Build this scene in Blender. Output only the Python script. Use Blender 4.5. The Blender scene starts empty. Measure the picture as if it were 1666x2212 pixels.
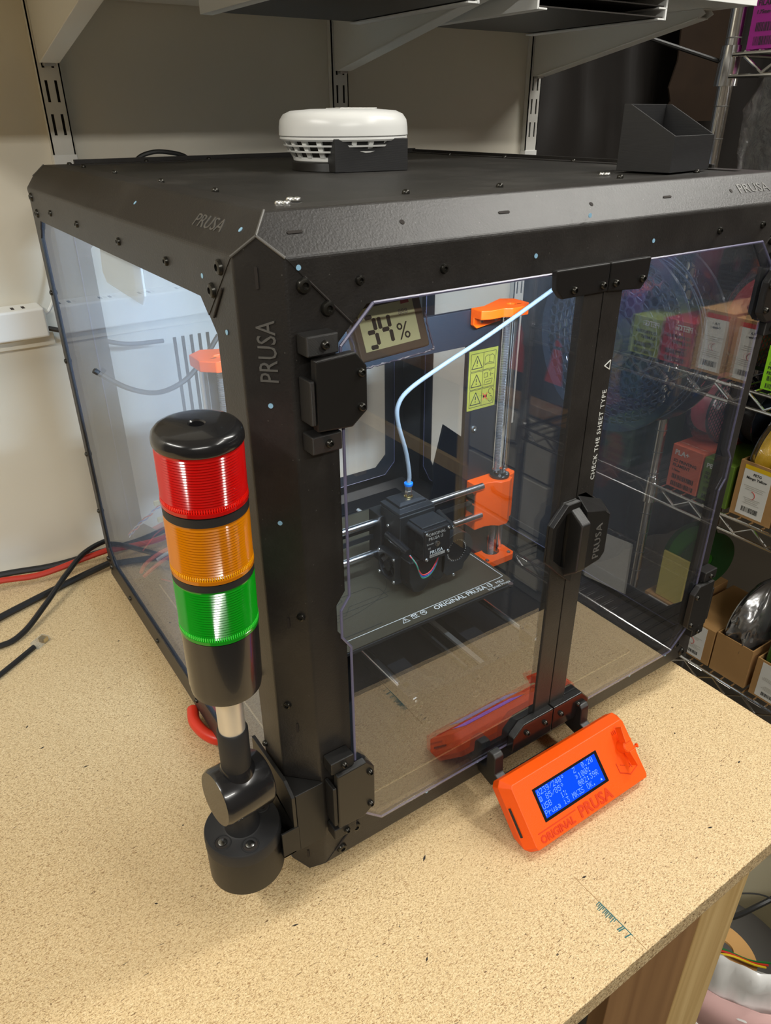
import bpy, bmesh, math, random
from mathutils import Vector, Matrix, Euler, noise
from mathutils.geometry import tessellate_polygon
random.seed(7)
scene = bpy.context.scene
C = scene.collection
V = Vector
PI = math.pi

# ------------------------------------------------------------------ camera
cam_d = bpy.data.cameras.new('camera')
cam = bpy.data.objects.new('camera', cam_d)
C.objects.link(cam)
cam.location = (-0.156831, -0.355311, 0.563238)
cam.rotation_euler = (1.0746209, 0.0060339, -0.5955974)
cam_d.sensor_fit = 'VERTICAL'
cam_d.sensor_height = 24.0
cam_d.lens = 24.0 * 1583.1 / 2212.0
cam_d.clip_start = 0.01
cam_d.clip_end = 50
scene.camera = cam

# ------------------------------------------------------------------ world + exposure
world = bpy.data.worlds.new('world')
scene.world = world
world.use_nodes = True
bg = world.node_tree.nodes['Background']
bg.inputs['Color'].default_value = (0.9, 0.95, 1.0, 1)
bg.inputs['Strength'].default_value = 0.05
scene.view_settings.view_transform = 'Standard'
scene.view_settings.look = 'None'
scene.view_settings.gamma = 1.0
scene.view_settings.use_curve_mapping = False
scene.view_settings.exposure = 0.66

# ------------------------------------------------------------------ ceiling light tubes (real fixtures, see ceiling_light below)
CEIL = 1.55
LIGHTS = [  # centre x, y, length x, length y, power
    (1.30, -0.16, 1.10, 0.14, 12.0),
    (0.85, -1.00, 0.16, 1.10, 9.0),
    (-0.60, -1.85, 1.40, 0.16, 27.0),
    (-1.15, 0.00, 0.16, 1.00, 12.0),
]
for i, (lx, ly, sx, sy, pw) in enumerate(LIGHTS):
    ld = bpy.data.lights.new('ceiling_lamp', 'AREA')
    ld.shape = 'RECTANGLE'; ld.size = sx; ld.size_y = sy; ld.energy = pw
    ld.color = (1.0, 0.975, 0.91)
    lo = bpy.data.objects.new('ceiling_lamp', ld)
    lo.location = (lx, ly, CEIL - 0.05)
    C.objects.link(lo)
# light-emitting diode strip inside the printer enclosure, under its top front edge
ld = bpy.data.lights.new('led_lamp', 'AREA')
ld.shape = 'RECTANGLE'; ld.size = 0.36; ld.size_y = 0.012; ld.energy = 2.3
ld.color = (0.60, 0.79, 1.0)
lo = bpy.data.objects.new('led_lamp', ld)
lo.location = (0.26, 0.045, 0.494)
lo.rotation_euler = (math.radians(62), 0, 0); ld.spread = math.radians(120)
C.objects.link(lo)

# ------------------------------------------------------------------ materials
def nt(name):
    m = bpy.data.materials.new(name); m.use_nodes = True
    t = m.node_tree; b = t.nodes['Principled BSDF']
    return m, t, b
def N(t, kind, **kw):
    n = t.nodes.new(kind)
    for k, v in kw.items(): setattr(n, k, v)
    return n
def srgb(r, g, b):
    f = lambda c: (c/255/12.92) if c/255 <= 0.04045 else ((c/255+0.055)/1.055)**2.4
    return (f(r), f(g), f(b), 1)
def simple(name, col, rough=0.5, metal=0.0, spec=0.5, bump=0.0, bscale=400, trans=0.0, coat=0.0, var=0.0, emis=None, estr=0.0, alpha=1.0):
    m, t, b = nt(name)
    b.inputs['Base Color'].default_value = col
    b.inputs['Roughness'].default_value = rough
    b.inputs['Metallic'].default_value = metal
    b.inputs['Specular IOR Level'].default_value = spec
    b.inputs['Transmission Weight'].default_value = trans
    b.inputs['Coat Weight'].default_value = coat
    b.inputs['Alpha'].default_value = alpha
    if emis:
        b.inputs['Emission Color'].default_value = emis
        b.inputs['Emission Strength'].default_value = estr
    tc = N(t, 'ShaderNodeTexCoord')
    if bump > 0:
        nz = N(t, 'ShaderNodeTexNoise'); nz.inputs['Scale'].default_value = bscale; nz.inputs['Detail'].default_value = 3
        t.links.new(tc.outputs['Object'], nz.inputs['Vector'])
        bp = N(t, 'ShaderNodeBump'); bp.inputs['Strength'].default_value = bump; bp.inputs['Distance'].default_value = 0.001
        t.links.new(nz.outputs['Fac'], bp.inputs['Height']); t.links.new(bp.outputs['Normal'], b.inputs['Normal'])
    if var > 0:
        n2 = N(t, 'ShaderNodeTexNoise'); n2.inputs['Scale'].default_value = 14; n2.inputs['Detail'].default_value = 5
        t.links.new(tc.outputs['Object'], n2.inputs['Vector'])
        mx = N(t, 'ShaderNodeMix', data_type='RGBA')
        mx.inputs['A'].default_value = tuple(c*(1-var) for c in col[:3])+(1,)
        mx.inputs['B'].default_value = tuple(min(1, c*(1+var)) for c in col[:3])+(1,)
        t.links.new(n2.outputs['Fac'], mx.inputs['Factor']); t.links.new(mx.outputs['Result'], b.inputs['Base Color'])
    return m

def layered(name, col, axis=2, pitch=1400, rough=0.38, strength=0.5):
    """3D printed plastic: fine layer lines along one axis"""
    m, t, b = nt(name)
    b.inputs['Base Color'].default_value = col; b.inputs['Roughness'].default_value = rough
    tc = N(t, 'ShaderNodeTexCoord'); sp = N(t, 'ShaderNodeSeparateXYZ')
    t.links.new(tc.outputs['Object'], sp.inputs[0])
    mu = N(t, 'ShaderNodeMath', operation='MULTIPLY'); mu.inputs[1].default_value = pitch * 14
    t.links.new(sp.outputs[axis], mu.inputs[0])
    sn = N(t, 'ShaderNodeMath', operation='SINE'); t.links.new(mu.outputs[0], sn.inputs[0])
    nz = N(t, 'ShaderNodeTexNoise'); nz.inputs['Scale'].default_value = 300
    mp = N(t, 'ShaderNodeMapping'); s = [0.15, 0.15, 0.15]; s[axis] = 2.0; mp.inputs['Scale'].default_value = s
    t.links.new(tc.outputs['Object'], mp.inputs[0]); t.links.new(mp.outputs[0], nz.inputs['Vector'])
    ad = N(t, 'ShaderNodeMath', operation='ADD'); t.links.new(sn.outputs[0], ad.inputs[0]); t.links.new(nz.outputs['Fac'], ad.inputs[1])
    bp = N(t, 'ShaderNodeBump'); bp.inputs['Strength'].default_value = strength; bp.inputs['Distance'].default_value = 0.00008
    t.links.new(ad.outputs[0], bp.inputs['Height']); t.links.new(bp.outputs['Normal'], b.inputs['Normal'])
    return m

def powder(name, base, rough=0.42, dust=0.25):
    m, t, b = nt(name)
    tc = N(t, 'ShaderNodeTexCoord')
    nz = N(t, 'ShaderNodeTexNoise'); nz.inputs['Scale'].default_value = 900; nz.inputs['Detail'].default_value = 2
    t.links.new(tc.outputs['Object'], nz.inputs['Vector'])
    vo = N(t, 'ShaderNodeTexVoronoi'); vo.inputs['Scale'].default_value = 520
    t.links.new(tc.outputs['Object'], vo.inputs['Vector'])
    bp = N(t, 'ShaderNodeBump'); bp.inputs['Strength'].default_value = 0.25; bp.inputs['Distance'].default_value = 0.0004
    t.links.new(nz.outputs['Fac'], bp.inputs['Height'])
    bp2 = N(t, 'ShaderNodeBump'); bp2.inputs['Strength'].default_value = 0.2; bp2.inputs['Distance'].default_value = 0.0003
    t.links.new(vo.outputs['Distance'], bp2.inputs['Height']); t.links.new(bp.outputs['Normal'], bp2.inputs['Normal'])
    t.links.new(bp2.outputs['Normal'], b.inputs['Normal'])
    # dust smears + specks
    d1 = N(t, 'ShaderNodeTexNoise'); d1.inputs['Scale'].default_value = 9; d1.inputs['Detail'].default_value = 8; d1.inputs['Roughness'].default_value = 0.7
    t.links.new(tc.outputs['Object'], d1.inputs['Vector'])
    r1 = N(t, 'ShaderNodeValToRGB'); r1.color_ramp.elements[0].position = 0.45; r1.color_ramp.elements[1].position = 0.8
    t.links.new(d1.outputs['Fac'], r1.inputs[0])
    v2 = N(t, 'ShaderNodeTexVoronoi'); v2.inputs['Scale'].default_value = 130; v2.inputs['Randomness'].default_value = 1
    t.links.new(tc.outputs['Object'], v2.inputs['Vector'])
    lt = N(t, 'ShaderNodeMath', operation='LESS_THAN'); lt.inputs[1].default_value = 0.055
    t.links.new(v2.outputs['Distance'], lt.inputs[0])
    m1 = N(t, 'ShaderNodeMix', data_type='RGBA'); m1.inputs['A'].default_value = base
    m1.inputs['B'].default_value = (base[0]+0.03*dust*4, base[1]+0.028*dust*4, base[2]+0.025*dust*4, 1)
    t.links.new(r1.outputs['Color'], m1.inputs['Factor'])
    m2 = N(t, 'ShaderNodeMix', data_type='RGBA'); m2.inputs['B'].default_value = (0.25, 0.24, 0.21, 1)
    mm = N(t, 'ShaderNodeMath', operation='MULTIPLY'); mm.inputs[1].default_value = dust
    t.links.new(lt.outputs[0], mm.inputs[0]); t.links.new(mm.outputs[0], m2.inputs['Factor'])
    t.links.new(m1.outputs['Result'], m2.inputs['A']); t.links.new(m2.outputs['Result'], b.inputs['Base Color'])
    b.inputs['Roughness'].default_value = rough
    b.inputs['Specular IOR Level'].default_value = 0.5
    return m

def pane(name, tint, f0=0.05, haze=0.04, hazecol=(0.75, 0.85, 1.0, 1), rough=0.0, fpow=3.5):
    """thin acrylic: tinted transparency + Schlick reflection + a little dusty scattering"""
    m = bpy.data.materials.new(name); m.use_nodes = True; t = m.node_tree
    t.nodes.clear()
    out = N(t, 'ShaderNodeOutputMaterial')
    tr = N(t, 'ShaderNodeBsdfTransparent'); tr.inputs[0].default_value = tint
    df = N(t, 'ShaderNodeBsdfDiffuse'); df.inputs[0].default_value = hazecol
    tl = N(t, 'ShaderNodeBsdfTranslucent'); tl.inputs[0].default_value = hazecol
    hz = N(t, 'ShaderNodeMixShader'); hz.inputs[0].default_value = 0.5
    t.links.new(df.outputs[0], hz.inputs[1]); t.links.new(tl.outputs[0], hz.inputs[2])
    a = N(t, 'ShaderNodeMixShader')
    # dusty haze varies slowly over the pane
    tc = N(t, 'ShaderNodeTexCoord'); nz = N(t, 'ShaderNodeTexNoise'); nz.inputs['Scale'].default_value = 7; nz.inputs['Detail'].default_value = 6
    t.links.new(tc.outputs['Object'], nz.inputs['Vector'])
    mr = N(t, 'ShaderNodeMapRange'); mr.inputs['From Min'].default_value = 0.3; mr.inputs['From Max'].default_value = 0.75
    mr.inputs['To Min'].default_value = haze*0.5; mr.inputs['To Max'].default_value = haze*1.7
    t.links.new(nz.outputs['Fac'], mr.inputs['Value'])
    # specks
    vo = N(t, 'ShaderNodeTexVoronoi'); vo.inputs['Scale'].default_value = 210
    t.links.new(tc.outputs['Object'], vo.inputs['Vector'])
    lt = N(t, 'ShaderNodeMath', operation='LESS_THAN'); lt.inputs[1].default_value = 0.07
    t.links.new(vo.outputs['Distance'], lt.inputs[0])
    ms = N(t, 'ShaderNodeMath', operation='MULTIPLY_ADD'); ms.inputs[1].default_value = 0.10
    t.links.new(lt.outputs[0], ms.inputs[0]); t.links.new(mr.outputs[0], ms.inputs[2])
    t.links.new(ms.outputs[0], a.inputs[0]); t.links.new(tr.outputs[0], a.inputs[1]); t.links.new(hz.outputs[0], a.inputs[2])
    gl = N(t, 'ShaderNodeBsdfGlossy'); gl.inputs['Roughness'].default_value = rough
    lw = N(t, 'ShaderNodeLayerWeight'); lw.inputs[0].default_value = 0.5
    pw = N(t, 'ShaderNodeMath', operation='POWER'); pw.inputs[1].default_value = fpow
    t.links.new(lw.outputs['Facing'], pw.inputs[0])
    ma = N(t, 'ShaderNodeMath', operation='MULTIPLY_ADD'); ma.inputs[1].default_value = 1-f0; ma.inputs[2].default_value = f0
    t.links.new(pw.outputs[0], ma.inputs[0])
    mx = N(t, 'ShaderNodeMixShader')
    t.links.new(ma.outputs[0], mx.inputs[0]); t.links.new(a.outputs[0], mx.inputs[1]); t.links.new(gl.outputs[0], mx.inputs[2])
    t.links.new(mx.outputs[0], out.inputs[0])
    return m

def film(name, col, f0=0.13, dif=0.018, bump=0.45, bscale=35):
    """crumpled clear plastic bag"""
    m = pane(name, col, f0, dif, (0.8, 0.8, 0.8, 1), 0.12)
    t = m.node_tree
    gl = [n for n in t.nodes if n.type == 'BSDF_GLOSSY'][0]
    tc = N(t, 'ShaderNodeTexCoord'); nz = N(t, 'ShaderNodeTexNoise'); nz.inputs['Scale'].default_value = bscale
    nz.inputs['Detail'].default_value = 6; nz.inputs['Distortion'].default_value = 1.5
    t.links.new(tc.outputs['Object'], nz.inputs['Vector'])
    bp = N(t, 'ShaderNodeBump'); bp.inputs['Strength'].default_value = bump; bp.inputs['Distance'].default_value = 0.02
    t.links.new(nz.outputs['Fac'], bp.inputs['Height']); t.links.new(bp.outputs['Normal'], gl.inputs['Normal'])
    return m

def particle_board(name, side=False):
    m, t, b = nt(name)
    tc = N(t, 'ShaderNodeTexCoord')
    def strands(rot, sc, lo, hi, seed):
        mp = N(t, 'ShaderNodeMapping'); mp.inputs['Rotation'].default_value = (0, 0, rot); mp.inputs['Scale'].default_value = sc
        mp.inputs['Location'].default_value = (seed, seed*1.7, 0)
        t.links.new(tc.outputs['Object'], mp.inputs[0])
        nz = N(t, 'ShaderNodeTexNoise'); nz.inputs['Scale'].default_value = 1.0; nz.inputs['Detail'].default_value = 2; nz.inputs['Distortion'].default_value = 0.6
        t.links.new(mp.outputs[0], nz.inputs['Vector'])
        r = N(t, 'ShaderNodeMapRange'); r.inputs['From Min'].default_value = lo; r.inputs['From Max'].default_value = hi
        t.links.new(nz.outputs['Fac'], r.inputs['Value'])
        return r.outputs[0]
    # basic mottling
    n0 = N(t, 'ShaderNodeTexNoise'); n0.inputs['Scale'].default_value = 850; n0.inputs['Detail'].default_value = 2; n0.inputs['Distortion'].default_value = 1.0
    t.links.new(tc.outputs['Object'], n0.inputs['Vector'])
    cr = N(t, 'ShaderNodeValToRGB')
    e = cr.color_ramp.elements
    e[0].position = 0.30; e[0].color = srgb(176, 148, 104)
    e[1].position = 0.68; e[1].color = srgb(236, 214, 170)
    x = e.new(0.45); x.color = srgb(212, 184, 138)
    t.links.new(n0.outputs['Fac'], cr.inputs[0])
    cur = cr.outputs['Color']
    def over(cur, fac, col, amt):
        mu = N(t, 'ShaderNodeMath', operation='MULTIPLY'); mu.inputs[1].default_value = amt; mu.use_clamp = True
        t.links.new(fac, mu.inputs[0])
        mx = N(t, 'ShaderNodeMix', data_type='RGBA'); mx.inputs['B'].default_value = col
        t.links.new(mu.outputs[0], mx.inputs['Factor']); t.links.new(cur, mx.inputs['A'])
        return mx.outputs['Result']
    cur = over(cur, strands(1.1, (300, 900, 400), 0.58, 0.66, 9), srgb(242, 222, 180), 0.45)
    cur = over(cur, strands(0.3, (330, 1100, 400), 0.62, 0.67, 1), srgb(140, 100, 58), 0.7)
    cur = over(cur, strands(1.9, (320, 1050, 400), 0.62, 0.67, 5), srgb(146, 104, 60), 0.7)
    cur = over(cur, strands(-0.9, (420, 1300, 400), 0.625, 0.66, 17), srgb(120, 84, 48), 0.8)
    cur = over(cur, strands(-0.3, (190, 640, 300), 0.69, 0.71, 13), srgb(90, 60, 34), 0.85)
    cur = over(cur, strands(2.5, (150, 420, 200), 0.75, 0.76, 21), srgb(50, 35, 22), 0.9)
    # large blotches
    n1 = N(t, 'ShaderNodeTexNoise'); n1.inputs['Scale'].default_value = 6; n1.inputs['Detail'].default_value = 3
    t.links.new(tc.outputs['Object'], n1.inputs['Vector'])
    r = N(t, 'ShaderNodeMapRange'); r.inputs['From Min'].default_value = 0.45; r.inputs['From Max'].default_value = 0.75
    t.links.new(n1.outputs['Fac'], r.inputs['Value'])
    cur = over(cur, r.outputs[0], srgb(200, 172, 128), 0.30)
    if side: cur = over(cur, strands(0, (500, 500, 700), 0.5, 0.6, 31), srgb(110, 85, 55), 0.6)
    t.links.new(cur, b.inputs['Base Color'])
    b.inputs['Roughness'].default_value = 0.55
    b.inputs['Specular IOR Level'].default_value = 0.35
    bp = N(t, 'ShaderNodeBump'); bp.inputs['Strength'].default_value = 0.25; bp.inputs['Distance'].default_value = 0.0005
    t.links.new(n0.outputs['Fac'], bp.inputs['Height']); t.links.new(bp.outputs['Normal'], b.inputs['Normal'])
    return m

def wood(name, c1, c2, axis=2, scale=1.0):
    m, t, b = nt(name)
    tc = N(t, 'ShaderNodeTexCoord'); mp = N(t, 'ShaderNodeMapping')
    s = [60*scale]*3; s[axis] = 3*scale; mp.inputs['Scale'].default_value = s
    t.links.new(tc.outputs['Object'], mp.inputs[0])
    nz = N(t, 'ShaderNodeTexNoise'); nz.inputs['Scale'].default_value = 1; nz.inputs['Detail'].default_value = 6; nz.inputs['Distortion'].default_value = 0.8
    t.links.new(mp.outputs[0], nz.inputs['Vector'])
    cr = N(t, 'ShaderNodeValToRGB'); e = cr.color_ramp.elements
    e[0].position = 0.3; e[0].color = c1; e[1].position = 0.7; e[1].color = c2
    t.links.new(nz.outputs['Fac'], cr.inputs[0]); t.links.new(cr.outputs[0], b.inputs['Base Color'])
    b.inputs['Roughness'].default_value = 0.55
    return m

M = {}
M['metal'] = powder('black_powder_coat', (0.018, 0.016, 0.0145, 1), 0.44, 0.22)
M['metal_top'] = powder('black_powder_coat_dusty', (0.017, 0.016, 0.0145, 1), 0.48, 0.40)
M['frame'] = simple('black_anodised_frame', (0.009, 0.012, 0.018, 1), 0.5, bump=0.1, bscale=700)
M['metal_in'] = simple('black_metal_plain', (0.009, 0.010, 0.012, 1), 0.65, spec=0.25, bump=0.2, bscale=700)
M['screw'] = simple('black_oxide_screw', (0.05, 0.048, 0.042, 1), 0.28, metal=0.8)
M['steel'] = simple('zinc_screw', (0.62, 0.62, 0.60, 1), 0.3, metal=1.0)
M['chrome'] = simple('chrome', (0.78, 0.78, 0.77, 1), 0.12, metal=1.0)
M['chrome_rod'] = simple('polished_rod', (0.82, 0.84, 0.86, 1), 0.24, metal=1.0)
M['lead'] = simple('steel_leadscrew', (0.55, 0.55, 0.56, 1), 0.3, metal=0.9)
M['brass'] = simple('brass', (0.75, 0.58, 0.25, 1), 0.25, metal=1.0)
M['print_black'] = layered('printed_black_plastic', (0.013, 0.0125, 0.012, 1), 2, 1500, 0.36, 0.45)
M['print_black_y'] = layered('printed_black_plastic_b', (0.012, 0.0115, 0.011, 1), 1, 1500, 0.34, 0.5)
M['print_gloss'] = layered('printed_black_gloss', (0.012, 0.0115, 0.011, 1), 1, 1500, 0.16, 0.2)
M['print_grey'] = layered('printed_dark_grey_plastic', (0.019, 0.019, 0.020, 1), 2, 900, 0.42, 0.22)
M['orange'] = simple('printed_orange_plastic', srgb(255, 90, 0), 0.42, bump=0.25, bscale=1800)
M['orange_dark'] = simple('printed_orange_engraving', srgb(214, 60, 8), 0.5)
M['black'] = simple('black_plastic', (0.018, 0.018, 0.019, 1), 0.35, bump=0.1, bscale=500)
M['black_gloss'] = simple('black_gloss_plastic', (0.012, 0.012, 0.013, 1), 0.22, coat=0.3)
M['black_matte'] = simple('black_matte_plastic', (0.016, 0.016, 0.017, 1), 0.55)
M['rubber'] = simple('black_cable_rubber', (0.014, 0.014, 0.014, 1), 0.45)
M['white'] = simple('white_plastic', srgb(236, 237, 234), 0.3, var=0.01)
M['white_metal'] = simple('white_enamel', srgb(222, 221, 214), 0.38, var=0.02)
M['slot'] = simple('dark_slot', (0.02, 0.015, 0.012, 1), 0.8)
M['ink_black'] = simple('black_ink', (0.02, 0.02, 0.02, 1), 0.6)
M['ink_white'] = simple('white_print', (0.75, 0.76, 0.72, 1), 0.6)
M['ink_grey'] = simple('grey_print', (0.38, 0.35, 0.30, 1), 0.5)
M['ink_red'] = simple('red_ink', srgb(200, 60, 50), 0.6)
M['emboss'] = simple('grey_embossing', (0.11, 0.105, 0.095, 1), 0.35)  # dark grey, lighter than the black coat
M['yellow_label'] = simple('yellow_sticker', srgb(148, 142, 58), 0.5)
M['cardboard'] = simple('cardboard', srgb(178, 136, 84), 0.8, bump=0.2, bscale=200, var=0.12)
M['cardboard_dark'] = simple('cardboard_shaded_side', srgb(150, 112, 66), 0.85, var=0.12)  # darker copy of the cardboard, with shade put into the colour
M['paper'] = simple('white_label_paper', srgb(232, 230, 222), 0.6)
M['board'] = particle_board('particle_board_top')
M['board_edge'] = particle_board('particle_board_edge', True)
M['pine'] = wood('pale_pine', srgb(196, 160, 100), srgb(226, 194, 134), 2)
M['ply'] = wood('brown_plywood', srgb(134, 96, 58), srgb(160, 120, 76), 2, 0.6)
M['wall'] = simple('painted_wall', srgb(226, 220, 204), 0.7, bump=0.08, bscale=60, var=0.02)
M['ceiling'] = simple('ceiling_paint', srgb(200, 196, 186), 0.9, var=0.02)
M['room'] = simple('far_room_wall', srgb(104, 96, 86), 0.9, var=0.15)
M['floor'] = simple('floor_vinyl', srgb(84, 76, 64), 0.6, var=0.06)
M['curtain'] = simple('black_plastic_sheeting', (0.030, 0.027, 0.025, 1), 0.42, bump=0.3, bscale=20)
M['door_pane'] = pane('door_acrylic', (0.97, 0.98, 0.99, 1), 0.05, 0.006, (0.6, 0.78, 1.0, 1), fpow=2.6)  # haze is dust plus the diode strip's blue glow put into its colour
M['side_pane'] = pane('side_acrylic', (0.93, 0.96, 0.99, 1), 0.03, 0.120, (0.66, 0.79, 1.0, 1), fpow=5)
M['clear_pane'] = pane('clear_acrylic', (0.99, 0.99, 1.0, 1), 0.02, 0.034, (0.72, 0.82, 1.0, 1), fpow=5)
M['pane_edge'] = simple('acrylic_edge', srgb(112, 110, 138), 0.25, spec=0.6)
M['blue_collet'] = simple('blue_collet', srgb(20, 120, 225), 0.35)
M['ptfe'] = simple('white_ptfe_tube', srgb(132, 140, 146), 0.5, spec=0.2)
M['sheet'] = simple('textured_steel_sheet', srgb(80, 74, 58), 0.45, metal=0.3, bump=0.4, bscale=1500)
M['sheet_dark'] = simple('dark_steel_sheet', srgb(52, 48, 44), 0.5, bump=0.15, bscale=300)
M['lcd_screen'] = simple('blue_lcd_screen', srgb(0, 40, 200), 0.25, emis=srgb(0, 62, 235), estr=0.75)
M['lcd_text'] = simple('lcd_characters', srgb(120, 165, 235), 0.4, emis=srgb(110, 160, 255), estr=0.5)
M['hyg_screen'] = simple('hygrometer_lcd', srgb(226, 226, 178), 0.3)
M['hyg_case'] = simple('hygrometer_case', srgb(110, 96, 84), 0.35)
M['spool_black'] = simple('spool_black', (0.022, 0.027, 0.038, 1), 0.18, coat=0.5)
def lens(name, col, rough=0.12):
    m, t, b = nt(name)
    b.inputs['Base Color'].default_value = col
    b.inputs['Roughness'].default_value = rough
    b.inputs['Coat Weight'].default_value = 0.35; b.inputs['Coat Roughness'].default_value = 0.05
    b.inputs['Transmission Weight'].default_value = 0.0
    b.inputs['Subsurface Weight'].default_value = 0.0
    return m
M['lens_red'] = lens('red_lens', srgb(190, 6, 5))
M['lens_amber'] = lens('amber_lens', srgb(198, 116, 0))
M['lens_green'] = lens('green_lens', srgb(6, 140, 18))
M['glow_red'] = simple('red_prism_glow', srgb(255, 28, 16), 0.2)  # brighter lens colours paint the glow caught in the prism rings
M['glow_amber'] = simple('amber_prism_glow', srgb(255, 180, 10), 0.2)
M['glow_green'] = simple('green_prism_glow', srgb(60, 235, 70), 0.2)
M['core_red'] = simple('red_core', srgb(255, 30, 20), 0.5)
M['bag'] = film('clear_bag_film', (0.965, 0.965, 0.965, 1))
M['bag_grey'] = simple('silver_foil_bag', (0.42, 0.42, 0.42, 1), 0.25, metal=0.8, bump=0.9, bscale=45)
M['liner'] = simple('white_bin_liner', srgb(236, 236, 234), 0.25, bump=0.3, bscale=30, coat=0.3)
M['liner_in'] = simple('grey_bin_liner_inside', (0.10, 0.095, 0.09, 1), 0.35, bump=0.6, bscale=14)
M['bin'] = simple('taupe_bin', srgb(200, 192, 166), 0.6)
M['pink'] = simple('pink_card', srgb(222, 180, 176), 0.7)
def fil(name, r, g, b, rough=0.35):
    """wound filament: fine parallel strands"""
    m = layered(name, srgb(r, g, b), 0, 1800, rough, 0.9)
    return m

# ------------------------------------------------------------------ mesh builder
ORG = {}
def world_origin(o):
    return ORG.get(o.name, V((0, 0, 0)))

class MB:
    def __init__(s):
        s.v = []; s.f = []; s.mi = []
    def add(s, vs, fs, mi=0):
        o = len(s.v)
        s.v += [V(p) for p in vs]
        s.f += [tuple(i+o for i in f) for f in fs]
        s.mi += [mi]*len(fs)
        return s
    def box(s, lo, hi, mi=0):
        x0, y0, z0 = lo; x1, y1, z1 = hi
        return s.add([(x0,y0,z0),(x1,y0,z0),(x1,y1,z0),(x0,y1,z0),(x0,y0,z1),(x1,y0,z1),(x1,y1,z1),(x0,y1,z1)],
                     [(0,3,2,1),(4,5,6,7),(0,1,5,4),(1,2,6,5),(2,3,7,6),(3,0,4,7)], mi)
    def obox(s, o, a, b, c, mi=0):
        """box spanned from corner o by vectors a, b, c"""
        o, a, b, c = V(o), V(a), V(b), V(c)
        return s.add([o, o+a, o+a+b, o+b, o+c, o+a+c, o+a+b+c, o+b+c],
                     [(0,3,2,1),(4,5,6,7),(0,1,5,4),(1,2,6,5),(2,3,7,6),(3,0,4,7)], mi)
    def slab(s, pts, vec, holes=(), mi=0):
        """planar polygon (with holes) extruded along vec"""
        pts = [V(p) for p in pts]; vec = V(vec); n = len(pts)
        loops = [pts] + [[V(q) for q in h] for h in holes]
        flat = [q for l in loops for q in l]
        k = len(flat)
        if len(loops) == 1:
            fs = [tuple(range(n)), tuple(range(2*n-1, n-1, -1))]
        else:
            tri = tessellate_polygon(loops)
            fs = [tuple(t_) for t_ in tri] + [tuple(i+k for i in reversed(t_)) for t_ in tri]
        o = 0
        for l in loops:
            m = len(l)
            for i in range(m):
                a, b = o+i, o+(i+1) % m
                fs.append((a, b, b+k, a+k))
            o += m
        return s.add(flat + [q+vec for q in flat], fs, mi)
    def cyl(s, p0, p1, r0, n=20, r1=None, caps=True, mi=0):
        p0, p1 = V(p0), V(p1); r1 = r0 if r1 is None else r1
        d = (p1-p0).normalized(); a = d.orthogonal().normalized(); b = d.cross(a)
        vs = []
        for p, r in ((p0, r0), (p1, r1)):
            for i in range(n):
                t_ = 2*PI*i/n
                vs.append(p + a*(r*math.cos(t_)) + b*(r*math.sin(t_)))
        fs = [(i, (i+1) % n, n+(i+1) % n, n+i) for i in range(n)]
        if caps: fs += [tuple(range(n-1, -1, -1)), tuple(range(n, 2*n))]
        return s.add(vs, fs, mi)
    def lathe(s, prof, o, axis=(0,0,1), n=48, mi=0, closed=False):
        """prof = [(radius, height)...] revolved about axis through o"""
        o = V(o); d = V(axis).normalized(); a = d.orthogonal().normalized(); b = d.cross(a)
        vs = []; m = len(prof)
        for r, h in prof:
            for i in range(n):
                t_ = 2*PI*i/n
                vs.append(o + d*h + a*(r*math.cos(t_)) + b*(r*math.sin(t_)))
        fs = []
        for j in range(m if closed else m-1):
            j2 = (j+1) % m
            for i in range(n):
                fs.append((j*n+i, j*n+(i+1) % n, j2*n+(i+1) % n, j2*n+i))
        if not closed:
            if prof[0][0] > 1e-6: fs.append(tuple(range(n-1, -1, -1)))
            if prof[-1][0] > 1e-6: fs.append(tuple((m-1)*n+i for i in range(n)))
        return s.add(vs, fs, mi)
    def tube(s, path, r, n=10, mi=0, rs=None):
        path = [V(p) for p in path]; vs = []; fs = []; prev = None
        for i, p in enumerate(path):
            if i == 0: d = path[1]-p
            elif i == len(path)-1: d = p-path[i-1]
            else: d = path[i+1]-path[i-1]
            d.normalize()
            if prev is None: a = d.orthogonal().normalized()
            else:
                a = prev - d*prev.dot(d)
                a = a.normalized() if a.length > 1e-6 else d.orthogonal().normalized()
            prev = a; b = d.cross(a); rr = rs[i] if rs else r
            for k in range(n):
                t_ = 2*PI*k/n
                vs.append(p + a*(rr*math.cos(t_)) + b*(rr*math.sin(t_)))
        for i in range(len(path)-1):
            for k in range(n):
                fs.append((i*n+k, i*n+(k+1) % n, (i+1)*n+(k+1) % n, (i+1)*n+k))
        fs += [tuple(range(n-1, -1, -1)), tuple((len(path)-1)*n+k for k in range(n))]
        return s.add(vs, fs, mi)
    def transform(s, mat):
        s.v = [mat @ p for p in s.v]; return s
    def mesh(s, name, origin=V((0,0,0)), smooth=35, weld=False):
        me = bpy.data.meshes.new(name)
        me.from_pydata([p-origin for p in s.v], [], s.f)
        for p, k in zip(me.polygons, s.mi): p.material_index = k
        bm = bmesh.new(); bm.from_mesh(me)
        if weld: bmesh.ops.remove_doubles(bm, verts=bm.verts, dist=1e-6)
        bmesh.ops.recalc_face_normals(bm, faces=bm.faces)
        bm.to_mesh(me); bm.free()
        if smooth:
            me.polygons.foreach_set('use_smooth', [True]*len(me.polygons))
            me.set_sharp_from_angle(angle=math.radians(smooth))
        return me
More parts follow.
